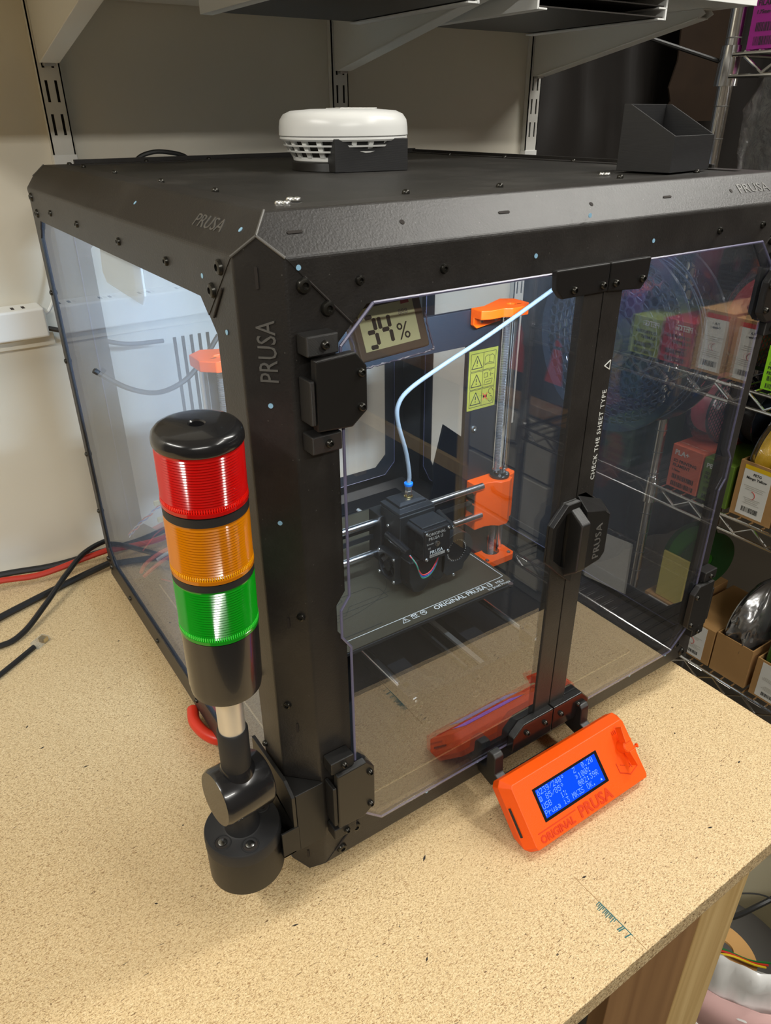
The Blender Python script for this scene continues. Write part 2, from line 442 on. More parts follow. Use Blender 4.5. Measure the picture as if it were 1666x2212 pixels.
    def build(s, name, mat, parent=None, origin=None, smooth=35, bevel=0.0, seg=2, weld=False, label=None, cat=None, group=None, kind=None, solid=0.0, solid_first=False):
        if origin is None:
            if parent is not None: origin = world_origin(parent)
            else:
                xs = [p.x for p in s.v]; ys = [p.y for p in s.v]; zs = [p.z for p in s.v]
                origin = V(((min(xs)+max(xs))/2, (min(ys)+max(ys))/2, min(zs)))
        origin = V(origin)
        me = s.mesh(name, origin, smooth, weld)
        for mm in (mat if isinstance(mat, (list, tuple)) else [mat]): me.materials.append(mm)
        o = bpy.data.objects.new(name, me); C.objects.link(o)
        ORG[o.name] = origin
        if parent is not None:
            o.parent = parent; o.location = origin - world_origin(parent)
        else: o.location = origin
        if bevel > 0:
            b = o.modifiers.new('bevel', 'BEVEL'); b.width = bevel; b.segments = seg; b.limit_method = 'ANGLE'; b.angle_limit = math.radians(25)
            b.harden_normals = bool(smooth)
        if solid:
            sm = o.modifiers.new('solid', 'SOLIDIFY'); sm.thickness = solid; sm.offset = -1
        return tag(o, label, cat, group, kind)

def tag(o, label=None, cat=None, group=None, kind=None):
    if label: o['label'] = label
    if cat: o['category'] = cat
    if group: o['group'] = group
    if kind: o['kind'] = kind
    return o
def thing(name, loc, label, cat, group=None):
    o = bpy.data.objects.new(name, None); C.objects.link(o)
    o.location = loc; o.empty_display_size = 0.02
    ORG[o.name] = V(loc)
    return tag(o, label, cat, group)
def inst(src_mesh, name, loc, parent, normal=None, spin=0.0, mat=None, label=None):
    """shared-mesh copy whose local +Z points along normal"""
    o = bpy.data.objects.new(name, src_mesh); C.objects.link(o)
    ORG[o.name] = V(loc)
    if normal is not None:
        q = V((0, 0, 1)).rotation_difference(V(normal).normalized())
        o.rotation_mode = 'QUATERNION'; o.rotation_quaternion = q
    o.parent = parent; o.location = V(loc) - (world_origin(parent) if parent else V((0,0,0)))
    if label: o['label'] = label
    return o
_fc = [None]
def text(body, size, org, right, up, mat, parent, name='lettering', depth=0.0003, align='LEFT', spacing=1.0, label=None, bold=0.0, squash=1.0):
    cu = bpy.data.curves.new('txt', 'FONT'); cu.body = body; cu.size = size; cu.extrude = depth; cu.align_x = align
    cu.space_character = spacing; cu.resolution_u = 2; cu.offset = bold
    to = bpy.data.objects.new('txt', cu); C.objects.link(to)
    dg = bpy.context.evaluated_depsgraph_get()
    me = bpy.data.meshes.new_from_object(to.evaluated_get(dg))
    bpy.data.objects.remove(to); bpy.data.curves.remove(cu)
    r = V(right).normalized(); u = V(up).normalized(); n = r.cross(u)
    mt = Matrix(((r.x*squash, u.x, n.x, org[0]), (r.y*squash, u.y, n.y, org[1]), (r.z*squash, u.z, n.z, org[2]), (0, 0, 0, 1)))
    po = world_origin(parent)
    mt = Matrix.Translation(-po) @ mt
    me.transform(mt); me.name = name
    me.materials.clear(); me.materials.append(mat)
    o = bpy.data.objects.new(name, me); C.objects.link(o); o.parent = parent
    ORG[o.name] = po
    if label: o['label'] = label
    return o
def arc(cx, cy, r, a0, a1, n):
    return [(cx+r*math.cos(math.radians(a0+(a1-a0)*i/n)), cy+r*math.sin(math.radians(a0+(a1-a0)*i/n))) for i in range(n+1)]
def spline(pts, k=8):
    pts = [V(p) for p in pts]; out = []
    P = [pts[0]*2-pts[1]] + pts + [pts[-1]*2-pts[-2]]
    for i in range(1, len(P)-2):
        for j in range(k):
            t_ = j/k; a, b, c, d = P[i-1], P[i], P[i+1], P[i+2]
            out.append(0.5*((2*b)+(c-a)*t_+(2*a-5*b+4*c-d)*t_**2+(3*b-a-3*c+d)*t_**3))
    out.append(pts[-1]); return out
def circ(cx, cy, r, n=16):
    return [(cx+r*math.cos(2*PI*i/n), cy+r*math.sin(2*PI*i/n)) for i in range(n)]

# shared screw meshes (button head with hex socket, local +Z outward)
def screw_mesh(r, h, sock, mat, name='screw'):
    m = MB()
    m.lathe([(r, 0), (r, h*0.35), (r*0.85, h*0.8), (sock*1.05, h), (sock, h), (sock*0.98, h*0.35), (0, h*0.3)], (0,0,0), n=12)
    me = m.mesh(name, smooth=40); me.materials.append(mat); return me
SC_M = screw_mesh(0.0029, 0.0022, 0.0013, M['screw'])
SC_L = screw_mesh(0.0044, 0.0030, 0.0020, M['screw'])
SC_CAP = screw_mesh(0.0026, 0.0028, 0.0014, M['screw'])
SC_Z = screw_mesh(0.0026, 0.0020, 0.0012, M['steel'])
# =================================================================== SETTING
WY = 0.655            # front face of the back wall
def struct(name, mb, mat, **kw):
    return mb.build(name, mat, kind='structure', **kw)
struct('floor', MB().box((-2.2, -3.2, -0.93), (3.2, 2.6, -0.90)), M['floor'])
struct('ceiling', MB().box((-2.2, -3.2, CEIL), (3.2, 2.6, CEIL+0.05)), M['ceiling'])
struct('wall_back', MB().box((-2.2, WY, -0.90), (0.830, WY+0.10, CEIL)), M['wall'])
struct('wall_left', MB().box((-2.25, -3.2, -0.90), (-2.2, WY, CEIL)), M['room'])
struct('wall_front', MB().box((-2.2, -3.25, -0.90), (3.2, -3.2, CEIL)), M['room'])
struct('wall_right', MB().box((3.2, -3.2, -0.90), (3.25, 2.6, CEIL)), M['room'])
struct('wall_rear', MB().box((0.80, 2.6, -0.90), (3.2, 2.65, CEIL)), M['room'])
for i, (lx, ly, sx, sy, pw) in enumerate(LIGHTS):
    t = thing('ceiling_light', (lx, ly, CEIL), ['white ceiling light fixture running sideways over the wire rack', 'long white ceiling light fixture over the right of the room', 'white ceiling light fixture behind the photographer', 'long white ceiling light fixture over the left end of the desk'][i], 'lamp')
    f = MB(); f.box((lx-sx/2-0.02, ly-sy/2-0.02, CEIL-0.045), (lx+sx/2+0.02, ly+sy/2+0.02, CEIL))
    f.build('housing', M['white_metal'], t, bevel=0.004)

# black plastic sheeting hung beyond the end of the wall
def curtain():
    m = MB(); nx, nz = 150, 60; x0, x1, z0, z1 = 0.84, 3.15, -0.9, 1.5
    for j in range(nz+1):
        for i in range(nx+1):
            x = x0+(x1-x0)*i/nx; z = z0+(z1-z0)*j/nz
            y = 1.12 + 0.007*math.sin(x*40+0.8*math.sin(z*3)) + 0.05*noise.noise(V((x*5, 0.3, z*1.6))) + 0.010*noise.noise(V((x*22, 3, z*5)))
            m.v.append(V((x, y, z)))
    for j in range(nz):
        for i in range(nx):
            a = j*(nx+1)+i; m.f.append((a, a+1, a+nx+2, a+nx+1)); m.mi.append(0)
    o = m.build('plastic_sheeting', M['curtain'], smooth=80, label='black plastic sheeting hanging as a curtain behind the wire shelves', cat='curtain', solid=0.001)
    m = MB()
    pts = [(1.655, 0.74), (1.66, 0.68), (1.64, 0.62), (1.655, 0.59), (1.63, 0.545), (1.70, 0.54), (1.80, 0.545), (1.90, 0.545), (1.90, CEIL-.002), (1.655, CEIL-.002)]
    m.slab([(x, 1.02, z) for x, z in pts], (0, -0.004, 0))
    m.build('torn_board', simple('dark_stained_board', srgb(50, 35, 21), 0.8, var=0.4), label='torn dark brown board in front of the black sheeting', cat='board')
    t = MB().tube(spline([(0.829, 0.700, 0.725), (0.90, 0.690, 0.712), (1.00, 0.655, 0.692), (1.07, 0.615, 0.672), (1.163, 0.548, 0.640)]), 0.0036, 8)
    t.build('hanging_cable', M['rubber'], label='black cable hung across the sheeting below the shelf', cat='cable')
curtain()

# ------------------------------------------------------------------ desk
def desk():
    d = thing('work_desk', (0.0, 0.2, -0.90), 'particle board work desk with pale wooden legs', 'desk')
    x1 = 0.494; y0 = -0.190
    m = MB(); m.box((-1.30, y0, -0.0205), (x1, WY-0.002, 0.0))
    for k in range(len(m.f)):
        m.mi[k] = 0 if k == 1 else 1
    m.build('desk_top', [M['board'], M['board_edge']], d, bevel=0.0006, seg=1)
    # frame + legs
    MB().box((0.326, -0.168, -0.90), (0.402, -0.130, -0.0205)).build('leg', M['pine'], d, bevel=0.002)
    MB().box((0.200, -0.1665, -0.90), (0.3257, -0.150, -0.0205)).build('side_panel', M['ply'], d, bevel=0.001)
    MB().box((0.318, 0.560, -0.90), (0.356, 0.640, -0.0205)).build('leg', M['pine'], d, bevel=0.002)
    MB().box((-1.20, -0.172, -0.90), (-1.162, -0.083, -0.0205)).build('leg', M['pine'], d, bevel=0.002)
    MB().box((-1.20, 0.560, -0.90), (-1.162, 0.640, -0.0205)).build('leg', M['pine'], d, bevel=0.002)
    # green ink ruler ticks + pencil line
    g = simple('green_ink', srgb(38, 104, 108), 0.7)
    m = MB(); z = 0.0003
    m.box((0.1930, -0.176, 0), (0.1936, -0.142, z))
    random.seed(3)
    y = -0.142
    for k in range(13):
        L = random.choice([0.003, 0.004, 0.0075, 0.005, 0.006])
        x2 = 0.193-L
        m.slab([(0.193, y, 0), (x2, y-0.0006, 0), (x2, y-0.0011, 0), (0.193, y-0.0007, 0)], (0, 0, z))
        y -= random.uniform(0.0010, 0.0020)
    for yy in (-0.1665, -0.168, -0.174):
        m.slab([(0.193, yy, 0), (0.187, yy+0.001, 0), (0.187, yy, 0), (0.193, yy-0.0007, 0)], (0, 0, z))
    m.build('ruler_marks', g, d)
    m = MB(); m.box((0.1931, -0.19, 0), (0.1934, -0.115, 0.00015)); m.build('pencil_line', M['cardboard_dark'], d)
    # stray dark chips in the board
    m = MB(); random.seed(11)
    for (px, py) in [(-0.152, 0.33), (-0.145, 0.29), (-0.03, 0.42), (-0.115, 0.24), (0.30, -0.07), (0.40, -0.06), (0.33, -0.15), (-0.06, 0.12), (-0.105, 0.06), (0.05, -0.10), (0.42, -0.12), (0.20, -0.12), (0.10, -0.03), (-0.02, -0.02)]:
        L = random.uniform(0.001, 0.0035); w = random.uniform(0.0005, 0.0010); a_ = random.uniform(-0.6, 0.9)
        c_, s_ = math.cos(a_), math.sin(a_)
        m.slab([(px-c_*L, py-s_*L, 0), (px+s_*w, py-c_*w, 0), (px+c_*L, py+s_*L, 0), (px-s_*w, py+c_*w, 0)], (0, 0, 0.0003))
    m.build('dark_chips', M['slot'], d, kind='stuff')
desk()

# ------------------------------------------------------------------ slotted wall tracks, brackets, shelf
def track(x, z0, label):
    t = thing('shelf_track', (x, WY, z0), label, 'shelf track', 'slotted shelf tracks on the back wall')
    w = 0.0125; y = WY-0.011; z1 = 1.2
    holes = []; z = z0+0.030
    rows = []
    while z < 0.80:
        for sx in (-0.0052, 0.0052):
            holes.append([(x+sx-0.0016, y, z), (x+sx+0.0016, y, z), (x+sx+0.0016, y, z+0.0215), (x+sx-0.0016, y, z+0.0215)])
        rows.append(z); z += 0.0335
    m = MB()
    m.slab([(x-w, y, z0), (x+w, y, z0), (x+w, y, z1), (x-w, y, z1)], (0, 0.0015, 0), holes)
    m.box((x-w, y, z0), (x-w+0.0015, WY-0.0005, z1)); m.box((x+w-0.0015, y, z0), (x+w, WY-0.0005, z1))
    m.build('channel', M['white_metal'], t, smooth=20)
    MB().box((x-w+0.002, y+0.004, z0), (x+w-0.002, y+0.006, z1)).build('channel_inside', M['slot'], t)
    MB().box((x-w-0.001, y-0.0015, z0-0.012), (x+w+0.001, WY-0.0005, z0+0.010)).build('end_cap', M['white'], t, bevel=0.0008)
    return t
track(0.067, 0.515, 'white slotted shelf track at the left, above the back left enclosure corner')
track(0.446, 0.515, 'white slotted shelf track in the middle, behind the smoke alarm')
track(0.814, 0.500, 'white slotted shelf track at the right end of the wall beside the black sheeting')
# lower run of the right hand track, seen through the enclosure
def lower_track():
    t = thing('shelf_track', (0.814, WY, 0.02), 'white slotted track low on the wall seen through the enclosure windows', 'shelf track')
    x = 0.814; w = 0.0125; y = WY-0.011; z0, z1 = 0.02, 0.486
    holes = []; z = z0+0.02
    while z < z1-0.03:
        for sx in (-0.0052, 0.0052):
            holes.append([(x+sx-0.0016, y, z), (x+sx+0.0016, y, z), (x+sx+0.0016, y, z+0.0215), (x+sx-0.0016, y, z+0.0215)])
        z += 0.0335
    m = MB(); m.slab([(x-w, y, z0), (x+w, y, z0), (x+w, y, z1), (x-w, y, z1)], (0, 0.0015, 0), holes)
    m.box((x-w, y, z0), (x-w+0.0015, WY-0.0005, z1)); m.box((x+w-0.0015, y, z0), (x+w, WY-0.0005, z1))
    m.build('channel', M['white_metal'], t, smooth=20)
    MB().box((x-w+0.002, y+0.004, z0), (x+w-0.002, y+0.006, z1)).build('channel_inside', M['slot'], t)
lower_track()
SHZ = 0.680
def bracket(x, tip, label):
    t = thing('shelf_bracket', (x, WY-0.012, 0.62), label, 'bracket', 'white steel shelf brackets')
    yb = WY-0.012
    prof = [(yb, 0.6165), (yb, SHZ-0.0015), (tip, SHZ-0.0015), (tip-0.004, SHZ-0.006), (tip+0.004, SHZ-0.010), (yb-0.012, 0.6165)]
    m = MB()
    for sx in (-0.009, 0.0075):
        m.slab([(x+sx, a, b) for a, b in prof], (0.0015, 0, 0))
    m.build('side_plate', M['white_metal'], t, smooth=20)
    m = MB(); m.slab([(x-0.0105, tip+0.004, SHZ-0.0105), (x-0.0105, yb-0.010, 0.616), (x+0.0105, yb-0.010, 0.616), (x+0.0105, tip+0.004, SHZ-0.0105)], (0, 0.001, 0.0018))
    m.build('folded_flange', M['white_metal'], t, bevel=0.0006)
    MB().box((x-0.010, tip, SHZ-0.0015), (x+0.010, yb, SHZ-0.0002)).build('top_flange', M['white_metal'], t)
    MB().box((x-0.006, yb-0.010, 0.6135), (x+0.006, yb-0.001, 0.6162)).build('locking_tab', M['steel'], t, bevel=0.0005)
bracket(0.067, 0.345, 'white steel shelf bracket at the top left corner')
bracket(0.446, 0.345, 'white steel shelf bracket above the smoke alarm')
bracket(0.814, 0.345, 'white steel shelf bracket at the right end of the shelf')
def shelf():
    s = thing('wall_shelf', (0.3, 0.47, SHZ), 'white laminated wall shelf across the top with a thick front edge', 'shelf')
    MB().box((-0.20, 0.296, SHZ), (0.840, WY-0.001, SHZ+0.019)).build('shelf_board', M['white_metal'], s, bevel=0.0015)
    MB().box((-0.20, 0.2945, SHZ-0.0006), (0.8405, 0.2965, SHZ+0.0195)).build('edge_band', M['white'], s, bevel=0.0006)
shelf()
# printed rails under the shelf holding flat dark steel sheets
def rail(x, side, y0, y1, label, levels):
    t = thing('sheet_rail', (x, (y0+y1)/2, SHZ), label, 'rail', 'white printed rails screwed under the shelf')
    m = MB(); zb = SHZ-0.0105*levels-0.002
    m.box((x-0.0015, y0, zb), (x+0.0015, y1, SHZ))
    m.build('web', M['white'], t, bevel=0.0004)
    for k in range(levels):
        z = SHZ-0.0105*(k+1)-0.002
        MB().box((min(x, x+side*0.013), y0, z), (max(x, x+side*0.013), y1, z+0.0018)).build('ledge', M['white'], t, bevel=0.0004)
    MB().box((min(x, x-side*0.012), y0+0.004, SHZ-0.0022), (max(x, x-side*0.012), y1-0.004, SHZ)).build('mounting_flange', M['white'], t, bevel=0.0004)
rail(0.201, 1, 0.300, 0.515, 'white printed rail under the shelf at the left of the first dark sheet', 2)
rail(0.396, -1, 0.300, 0.515, 'white printed rail under the shelf beside the middle bracket', 2)
rail(0.475, 1, 0.300, 0.515, 'white printed rail under the shelf right of the middle bracket', 2)
rail(0.676, -1, 0.300, 0.515, 'white printed rail under the shelf near its right end', 2)
for (x0, x1, z, lab) in [(0.2035, 0.3935, SHZ-0.0205, 'dark flat print sheet slid in the lower slot of the left rails'), (0.4775, 0.6735, SHZ-0.0205, 'dark flat print sheet slid in the lower slot of the right rails'), (0.4775, 0.6735, SHZ-0.0100, 'dark flat print sheet slid in the upper slot of the right rails'), (0.2035, 0.3935, SHZ-0.0100, 'dark flat print sheet slid in the upper slot of the left rails')]:
    MB().box((x0, 0.302, z), (x1, 0.513, z+0.0012)).build('print_sheet', M['sheet_dark'], label=lab, cat='metal sheet', group='print sheets stored under the shelf')

# ------------------------------------------------------------------ power strip + wall ledge at left
def power_strip():
    p = thing('power_strip', (-0.10, WY, 0.327), 'white power strip fixed on the wall at the left edge', 'power strip')
    m = MB(); m.box((-0.40, WY-0.040, 0.327), (0.003, WY-0.001, 0.362)); m.build('housing', M['white'], p, bevel=0.003, seg=3)
    for k in range(7):
        for dx in (0, 0.012):
            x = -0.02-k*0.05-dx
            MB().box((x, WY-0.030, 0.3619), (x+0.0035, WY-0.018, 0.3623)).build('socket_slot', M['slot'], p)
    MB().box((-0.40, WY-0.012, 0.310), (0.012, WY-0.001, 0.3262)).build('wall_batten', M['wall'], p, bevel=0.001)
power_strip()
MB().tube(spline([(0.002, WY-0.02, 0.350), (0.012, WY-0.02, 0.355), (0.022, WY-0.02, 0.375), (0.030, WY-0.015, 0.41), (0.032, WY-0.01, 0.46)]), 0.0022, 8).build('extension_cable', M['white'], label='thin white cord rising from the end of the power strip', cat='cable')
MB().tube(spline([(0.004, WY-0.03, 0.335), (0.02, WY-0.035, 0.330), (0.05, WY-0.04, 0.318), (0.09, WY-0.045, 0.305), (0.14, WY-0.04, 0.30)]), 0.0030, 8).build('extension_cable', M['rubber'], label='black cord running from the power strip behind the enclosure', cat='cable')

# ------------------------------------------------------------------ cables on the desk at left and behind the enclosure
def cable(pts, r, mat, lab, name='desk_cable', grp='cables lying at the foot of the wall'):
    return MB().tube(spline(pts), r, 8).build(name, mat, label=lab, cat='cable', group=grp)
M['red_cable'] = simple('red_cable', srgb(190, 50, 30), 0.45)
cable([(-0.32, 0.63, 0.014), (-0.20, 0.625, 0.017), (-0.13, 0.615, 0.018), (-0.08, 0.607, 0.014), (-0.02, 0.605, 0.020), (0.06, 0.605, 0.028), (0.16, 0.60, 0.060)], 0.0042, M['red_cable'], 'red cable lying along the foot of the wall')
cable([(-0.32, 0.638, 0.020), (-0.20, 0.637, 0.020), (-0.12, 0.633, 0.016), (-0.06, 0.628, 0.010), (0.0, 0.620, 0.014), (0.08, 0.612, 0.020), (0.2, 0.61, 0.03)], 0.0045, M['rubber'], 'black cable behind the red one at the foot of the wall')
cable([(-0.30, 0.50, 0.005), (-0.20, 0.525, 0.005), (-0.12, 0.555, 0.005), (-0.05, 0.580, 0.005), (0.02, 0.592, 0.010), (0.10, 0.60, 0.012), (0.20, 0.60, 0.012)], 0.0045, M['rubber'], 'thick black cable running along the desk in front of the wall')
cable([(-0.30, 0.50, 0.016), (-0.22, 0.492, 0.012), (-0.155, 0.485, 0.005), (-0.125, 0.495, 0.005), (-0.09, 0.53, 0.012), (-0.05, 0.575, 0.022), (-0.015, 0.605, 0.030), (0.03, 0.62, 0.030), (0.10, 0.625, 0.02)], 0.0036, M['rubber'], 'black cable looping over the others beside the enclosure')
def patch_cable():
    t = thing('network_cable', (-0.15, 0.43, 0.0), 'black network cable with a clear plug lying on the desk at the left', 'cable')
    MB().tube(spline([(-0.30, 0.34, 0.0032), (-0.20, 0.405, 0.0032), (-0.155, 0.435, 0.0032), (-0.118, 0.462, 0.0032)]), 0.0031, 8).build('cord', M['rubber'], t)
    d = V((0.81, 0.59, 0)); s = V((-0.59, 0.81, 0)); o = V((-0.118, 0.462, 0.0003)) - s*0.0055
    m = MB(); m.obox(o, d*0.020, s*0.011, V((0, 0, 0.007))); m.build('plug', M['side_pane'], t, bevel=0.0006)
    m = MB()
    for k in range(8): m.obox(o + d*0.012 + s*(0.0012+k*0.00115), d*0.007, s*0.0005, V((0, 0, 0.0062)))
    m.build('contacts', M['brass'], t)
patch_cable()
# =================================================================== ENCLOSURE
W, D, H, c = 0.5185, 0.564, 0.520, 0.0212
enc = thing('printer_enclosure', (W/2, D/2, 0.0), 'black metal printer enclosure with clear doors and side windows, centre of the desk', 'enclosure')
def mx(p): return (W-p[0],)+tuple(p[1:])
# generic frame side: f(u, w, z): u along the side, w inward depth
def front(u, w, z): return (u, w, z)
def rear(u, w, z): return (W-u, D-w, z)
def left(u, w, z): return (w, D-u, z)
def right(u, w, z): return (W-w, u, z)
SIDES = {'front': (front, W), 'rear': (rear, W), 'left': (left, D), 'right': (right, D)}
# window opening outlines in (u, z)
def octo(L, e0, e1, zb, zt, k, notch0=False, notch1=False, k2=None):
    k2 = k2 or k
    pts = [(e0+k, zb), (L-e1-k, zb), (L-e1, zb+k)]
    if notch1: pts += [(L-e1, .239), (L-e1+.007, .250), (L-e1+.007, .2715), (L-e1, .281)]
    pts += [(L-e1, zt-k2), (L-e1-k2, zt), (e0+k2, zt), (e0, zt-k2)]
    if notch0: pts += [(e0, .281), (e0-.007, .2715), (e0-.007, .250), (e0, .239)]
    pts += [(e0, zb+k)]
    return pts
OPEN = {
    'front': octo(W, .049, .049, .0505, .4695, .0215, True, True),
    'rear': octo(W, .057, .057, .053, .450, .019),
    'left': octo(D, .037, .053, .050, .470, .019),
    'right': octo(D, .031, .051, .048, .462, .018),
}
HOLES = {'front': [], 'rear': [], 'left': [], 'right': []}
def uvpoly(fn, pts, w=0.0): return [V(fn(u, w, z)) for u, z in pts]
zc, zt = c, H-c
for sname, (fn, L) in SIDES.items():
    op = OPEN[sname]
    zk = sorted(set(round(p[1], 6) for p in op))[1]; row = [p[0] for p in op if abs(p[1]-zk) < 1e-5]; e0, e1 = min(row), max(row)
    ztop = max(p[1] for p in op); zbot = min(p[1] for p in op)
    kt = [p for p in op if abs(p[1]-ztop) < 1e-6]; kb = [p for p in op if abs(p[1]-zbot) < 1e-6]
    t0, t1 = min(kt)[0], max(kt)[0]; b0, b1 = min(kb)[0], max(kb)[0]
    # seam meets the chamfer half way
    def mid(a, b): return ((a[0]+b[0])/2, (a[1]+b[1])/2)
    TL = mid((e0, ztop-(t0-e0)), (t0, ztop)); TR = mid((e1, ztop-(e1-t1)), (t1, ztop))
    BL = mid((e0, zbot+(b0-e0)), (b0, zbot)); BR = mid((e1, zbot+(e1-b1)), (b1, zbot))
    # top rail: face + bevel + lip
    A0, A1 = V(fn(c, c, H)), V(fn(L-c, c, H))
    T0, T1 = V(fn(c/2, c/2, H-c/2)), V(fn(L-c/2, c/2, H-c/2))
    F0, F1 = V(fn(c, 0, zt)), V(fn(L-c, 0, zt))
    m = MB()
    m.add([F0, F1] + uvpoly(fn, [TR, (t1, ztop), (t0, ztop), TL]) + [A0, A1, T0, T1] + [V(fn(L-c-.02, c+.02, H)), V(fn(c+.02, c+.02, H))],
          [(0, 5, 4, 3, 2, 1), (0, 1, 9, 7, 6, 8), (6, 7, 10, 11)])
    m.build('top_rail', M['metal'], enc, solid=0.0015, bevel=0.0016, seg=3, smooth=0)
    # bottom rail
    B0, B1 = V(fn(c, 0, zc)), V(fn(L-c, 0, zc))
    m = MB()
    m.add([B0, B1] + uvpoly(fn, [BR, (b1, zbot), (b0, zbot), BL]) + [V(fn(c, c, 0)), V(fn(L-c, c, 0)), V(fn(c/2, c/2, c/2)), V(fn(L-c/2, c/2, c/2)), V(fn(L-c-.03, c+.03, 0.0)), V(fn(c+.03, c+.03, 0.0))],
          [(0, 1, 2, 3, 4, 5), (0, 8, 6, 7, 9, 1), (6, 11, 10, 7)])
    m.build('bottom_rail', M['metal'], enc, solid=0.0015, bevel=0.0012, seg=2, smooth=0)
    OPEN[sname+'_mid'] = (TL, TR, BL, BR, e0, e1, t0, t1, b0, b1, ztop, zbot)
# corner posts: each wraps two sides
def post(sa, ea, sb, eb):
    """sa/sb side names; ea/eb 0 = low-u end, 1 = high-u end"""
    polys = []
    m = MB()
    ends = []
    for s, e in ((sa, ea), (sb, eb)):
        fn, L = SIDES[s]; TL, TR, BL, BR, e0, e1, t0, t1, b0, b1, ztop, zbot = OPEN[s+'_mid']
        op = OPEN[s]
        if e == 0:
            chain = [TL, (e0, ztop-(t0-e0))] + ([(e0, .281), (e0-.007, .2715), (e0-.007, .250), (e0, .239)] if s == 'front' else []) + [(e0, zbot+(b0-e0)), BL]
            ut = c
        else:
            chain = [TR, (e1, ztop-(e1-t1))] + ([(e1, .281), (e1+.007, .2715), (e1+.007, .250), (e1, .239)] if s == 'front' else []) + [(e1, zbot+(e1-b1)), BR]
            ut = L-c
        g = 0.00045
        top = V(fn(ut, g, zt)); bot = V(fn(ut, g, zc))
        ends.append((top, bot, fn, L, ut, e))
        i0 = len(m.v)
        m.v += [top] + [V(fn(u, g, z)) for u, z in chain] + [bot]
        m.f.append(tuple(range(i0, len(m.v)))); m.mi.append(0)
        polys.append((i0, len(m.v)-1))
    fn, L, ut, e = ends[0][2:]
    uu = c/2 if e == 0 else L-c/2
    i = len(m.v)
    m.v += [V(fn(uu, c/2+0.0003, H-c/2-0.0003)), V(fn(uu, c/2+0.0003, c/2))]
    m.f.append((polys[0][0], i, polys[1][0], polys[1][1], i+1, polys[0][1])); m.mi.append(0)
    return m.build('corner_post', M['metal'], enc, solid=0.0015, bevel=0.0014, seg=3, smooth=0)
post('front', 0, 'left', 1)
post('front', 1, 'right', 0)
post('rear', 1, 'left', 0)
post('rear', 0, 'right', 1)
# thin bright folded seam lips on the front-left top corner
for (a, b) in [((c, c, H), (c/2, c/2, H-c/2)), ((c/2, c/2, H-c/2), (c, 0, H-c)), ((c/2, c/2, H-c/2), (0, c, H-c)), ((W-c, c, H), (W-c/2, c/2, H-c/2)), ((W-c/2, c/2, H-c/2), (W-c, 0, H-c)), ((c, D-c, H), (c/2, D-c/2, H-c/2))]:
    MB().cyl(a, b, 0.0008, 8).build('seam_edge', M['emboss'], enc)
# top panel, sunk a little, floor panel
MB().box((c+.004, c+.004, H-0.003), (W-c-.004, D-c-.004, H-0.0008)).build('top_panel', M['metal_top'], enc)
for y in (D-c-.005,):
    MB().box((c+.03, y, H-0.001), (W-c, y+.004, H+0.004)).build('rear_lip', M['metal'], enc, bevel=0.0004)
MB().box((W-c-.005, c+.06, H-0.001), (W-c-.001, D-c, H+0.003)).build('side_lip', M['metal'], enc, bevel=0.0004)
MB().box((c+.032, c+.032, 0.0012), (W-c-.032, D-c-.032, 0.0025)).build('floor_panel', M['metal_in'], enc)
# inner ledge behind the printer
MB().box((0.06, D-.075, 0.003), (W-.06, D-.035, 0.026)).build('inner_ledge', M['metal_in'], enc, bevel=0.001)

# window panes (side, rear)
def grow(poly, d):
    cx = sum(p[0] for p in poly)/len(poly); cz = sum(p[1] for p in poly)/len(poly)
    return [(u+(d if u > cx else -d), z+(d if z > cz else -d)) for u, z in poly]
for sname, lab in (('left', 'clear side window with bluish haze'), ('right', None), ('rear', None)):
    fn, L = SIDES[sname]
    pts = grow(OPEN[sname], 0.016)
    m = MB(); m.slab(uvpoly(fn, pts, 0.0024), V(fn(0, 0.003, 0))-V(fn(0, 0, 0)))
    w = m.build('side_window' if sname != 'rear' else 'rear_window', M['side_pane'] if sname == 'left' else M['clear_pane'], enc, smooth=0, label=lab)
    # bright cut rim of the acrylic
    m = MB(); pp = uvpoly(fn, pts, 0.0039); pp.append(pp[0])
    for a, b in zip(pp[:-1], pp[1:]): m.cyl(a, b, 0.0006, 6)
    m.build('pane_rim', M['pane_edge'], w)
    if sname == 'left':
        def P(y, z, x=0.0065): return (x, y, z)
        o = [P(.312, .470), P(.318, .447), P(.310, .440), P(.216, .438), P(.208, .446), P(.207, .468), P(.262, .4695), P(.266, .4745), P(.288, .4748), P(.294, .4695)]
        mm = MB().slab(o, (0.0008, 0, 0)); mm.build('paper_patch', M['paper'], w, label='white paper patch taped inside')
        q = [V(x) for x in o]; mm = MB()
        for a, b in zip(q, q[1:]+q[:1]): mm.cyl(a+V((.0006, 0, 0)), b+V((.0006, 0, 0)), 0.0009, 6)
        mm.build('cut_outline', M['paper'], w)
# rear grille: long dark vents
m = MB()
for k in range(5):
    x = 0.135+0.011*k
    m.slab([(x, D-.0062, .215), (x+.0042, D-.0062, .215), (x+.0042, D-.0062, .318), (x, D-.0062, .318)], (0, -.0005, 0))
    m.slab([(x, D-.0062, .165), (x+.0042, D-.0062, .165), (x+.0042, D-.0062, .208), (x, D-.0062, .208)], (0, -.0005, 0))
m.build('vent_slots', M['metal_in'], enc)

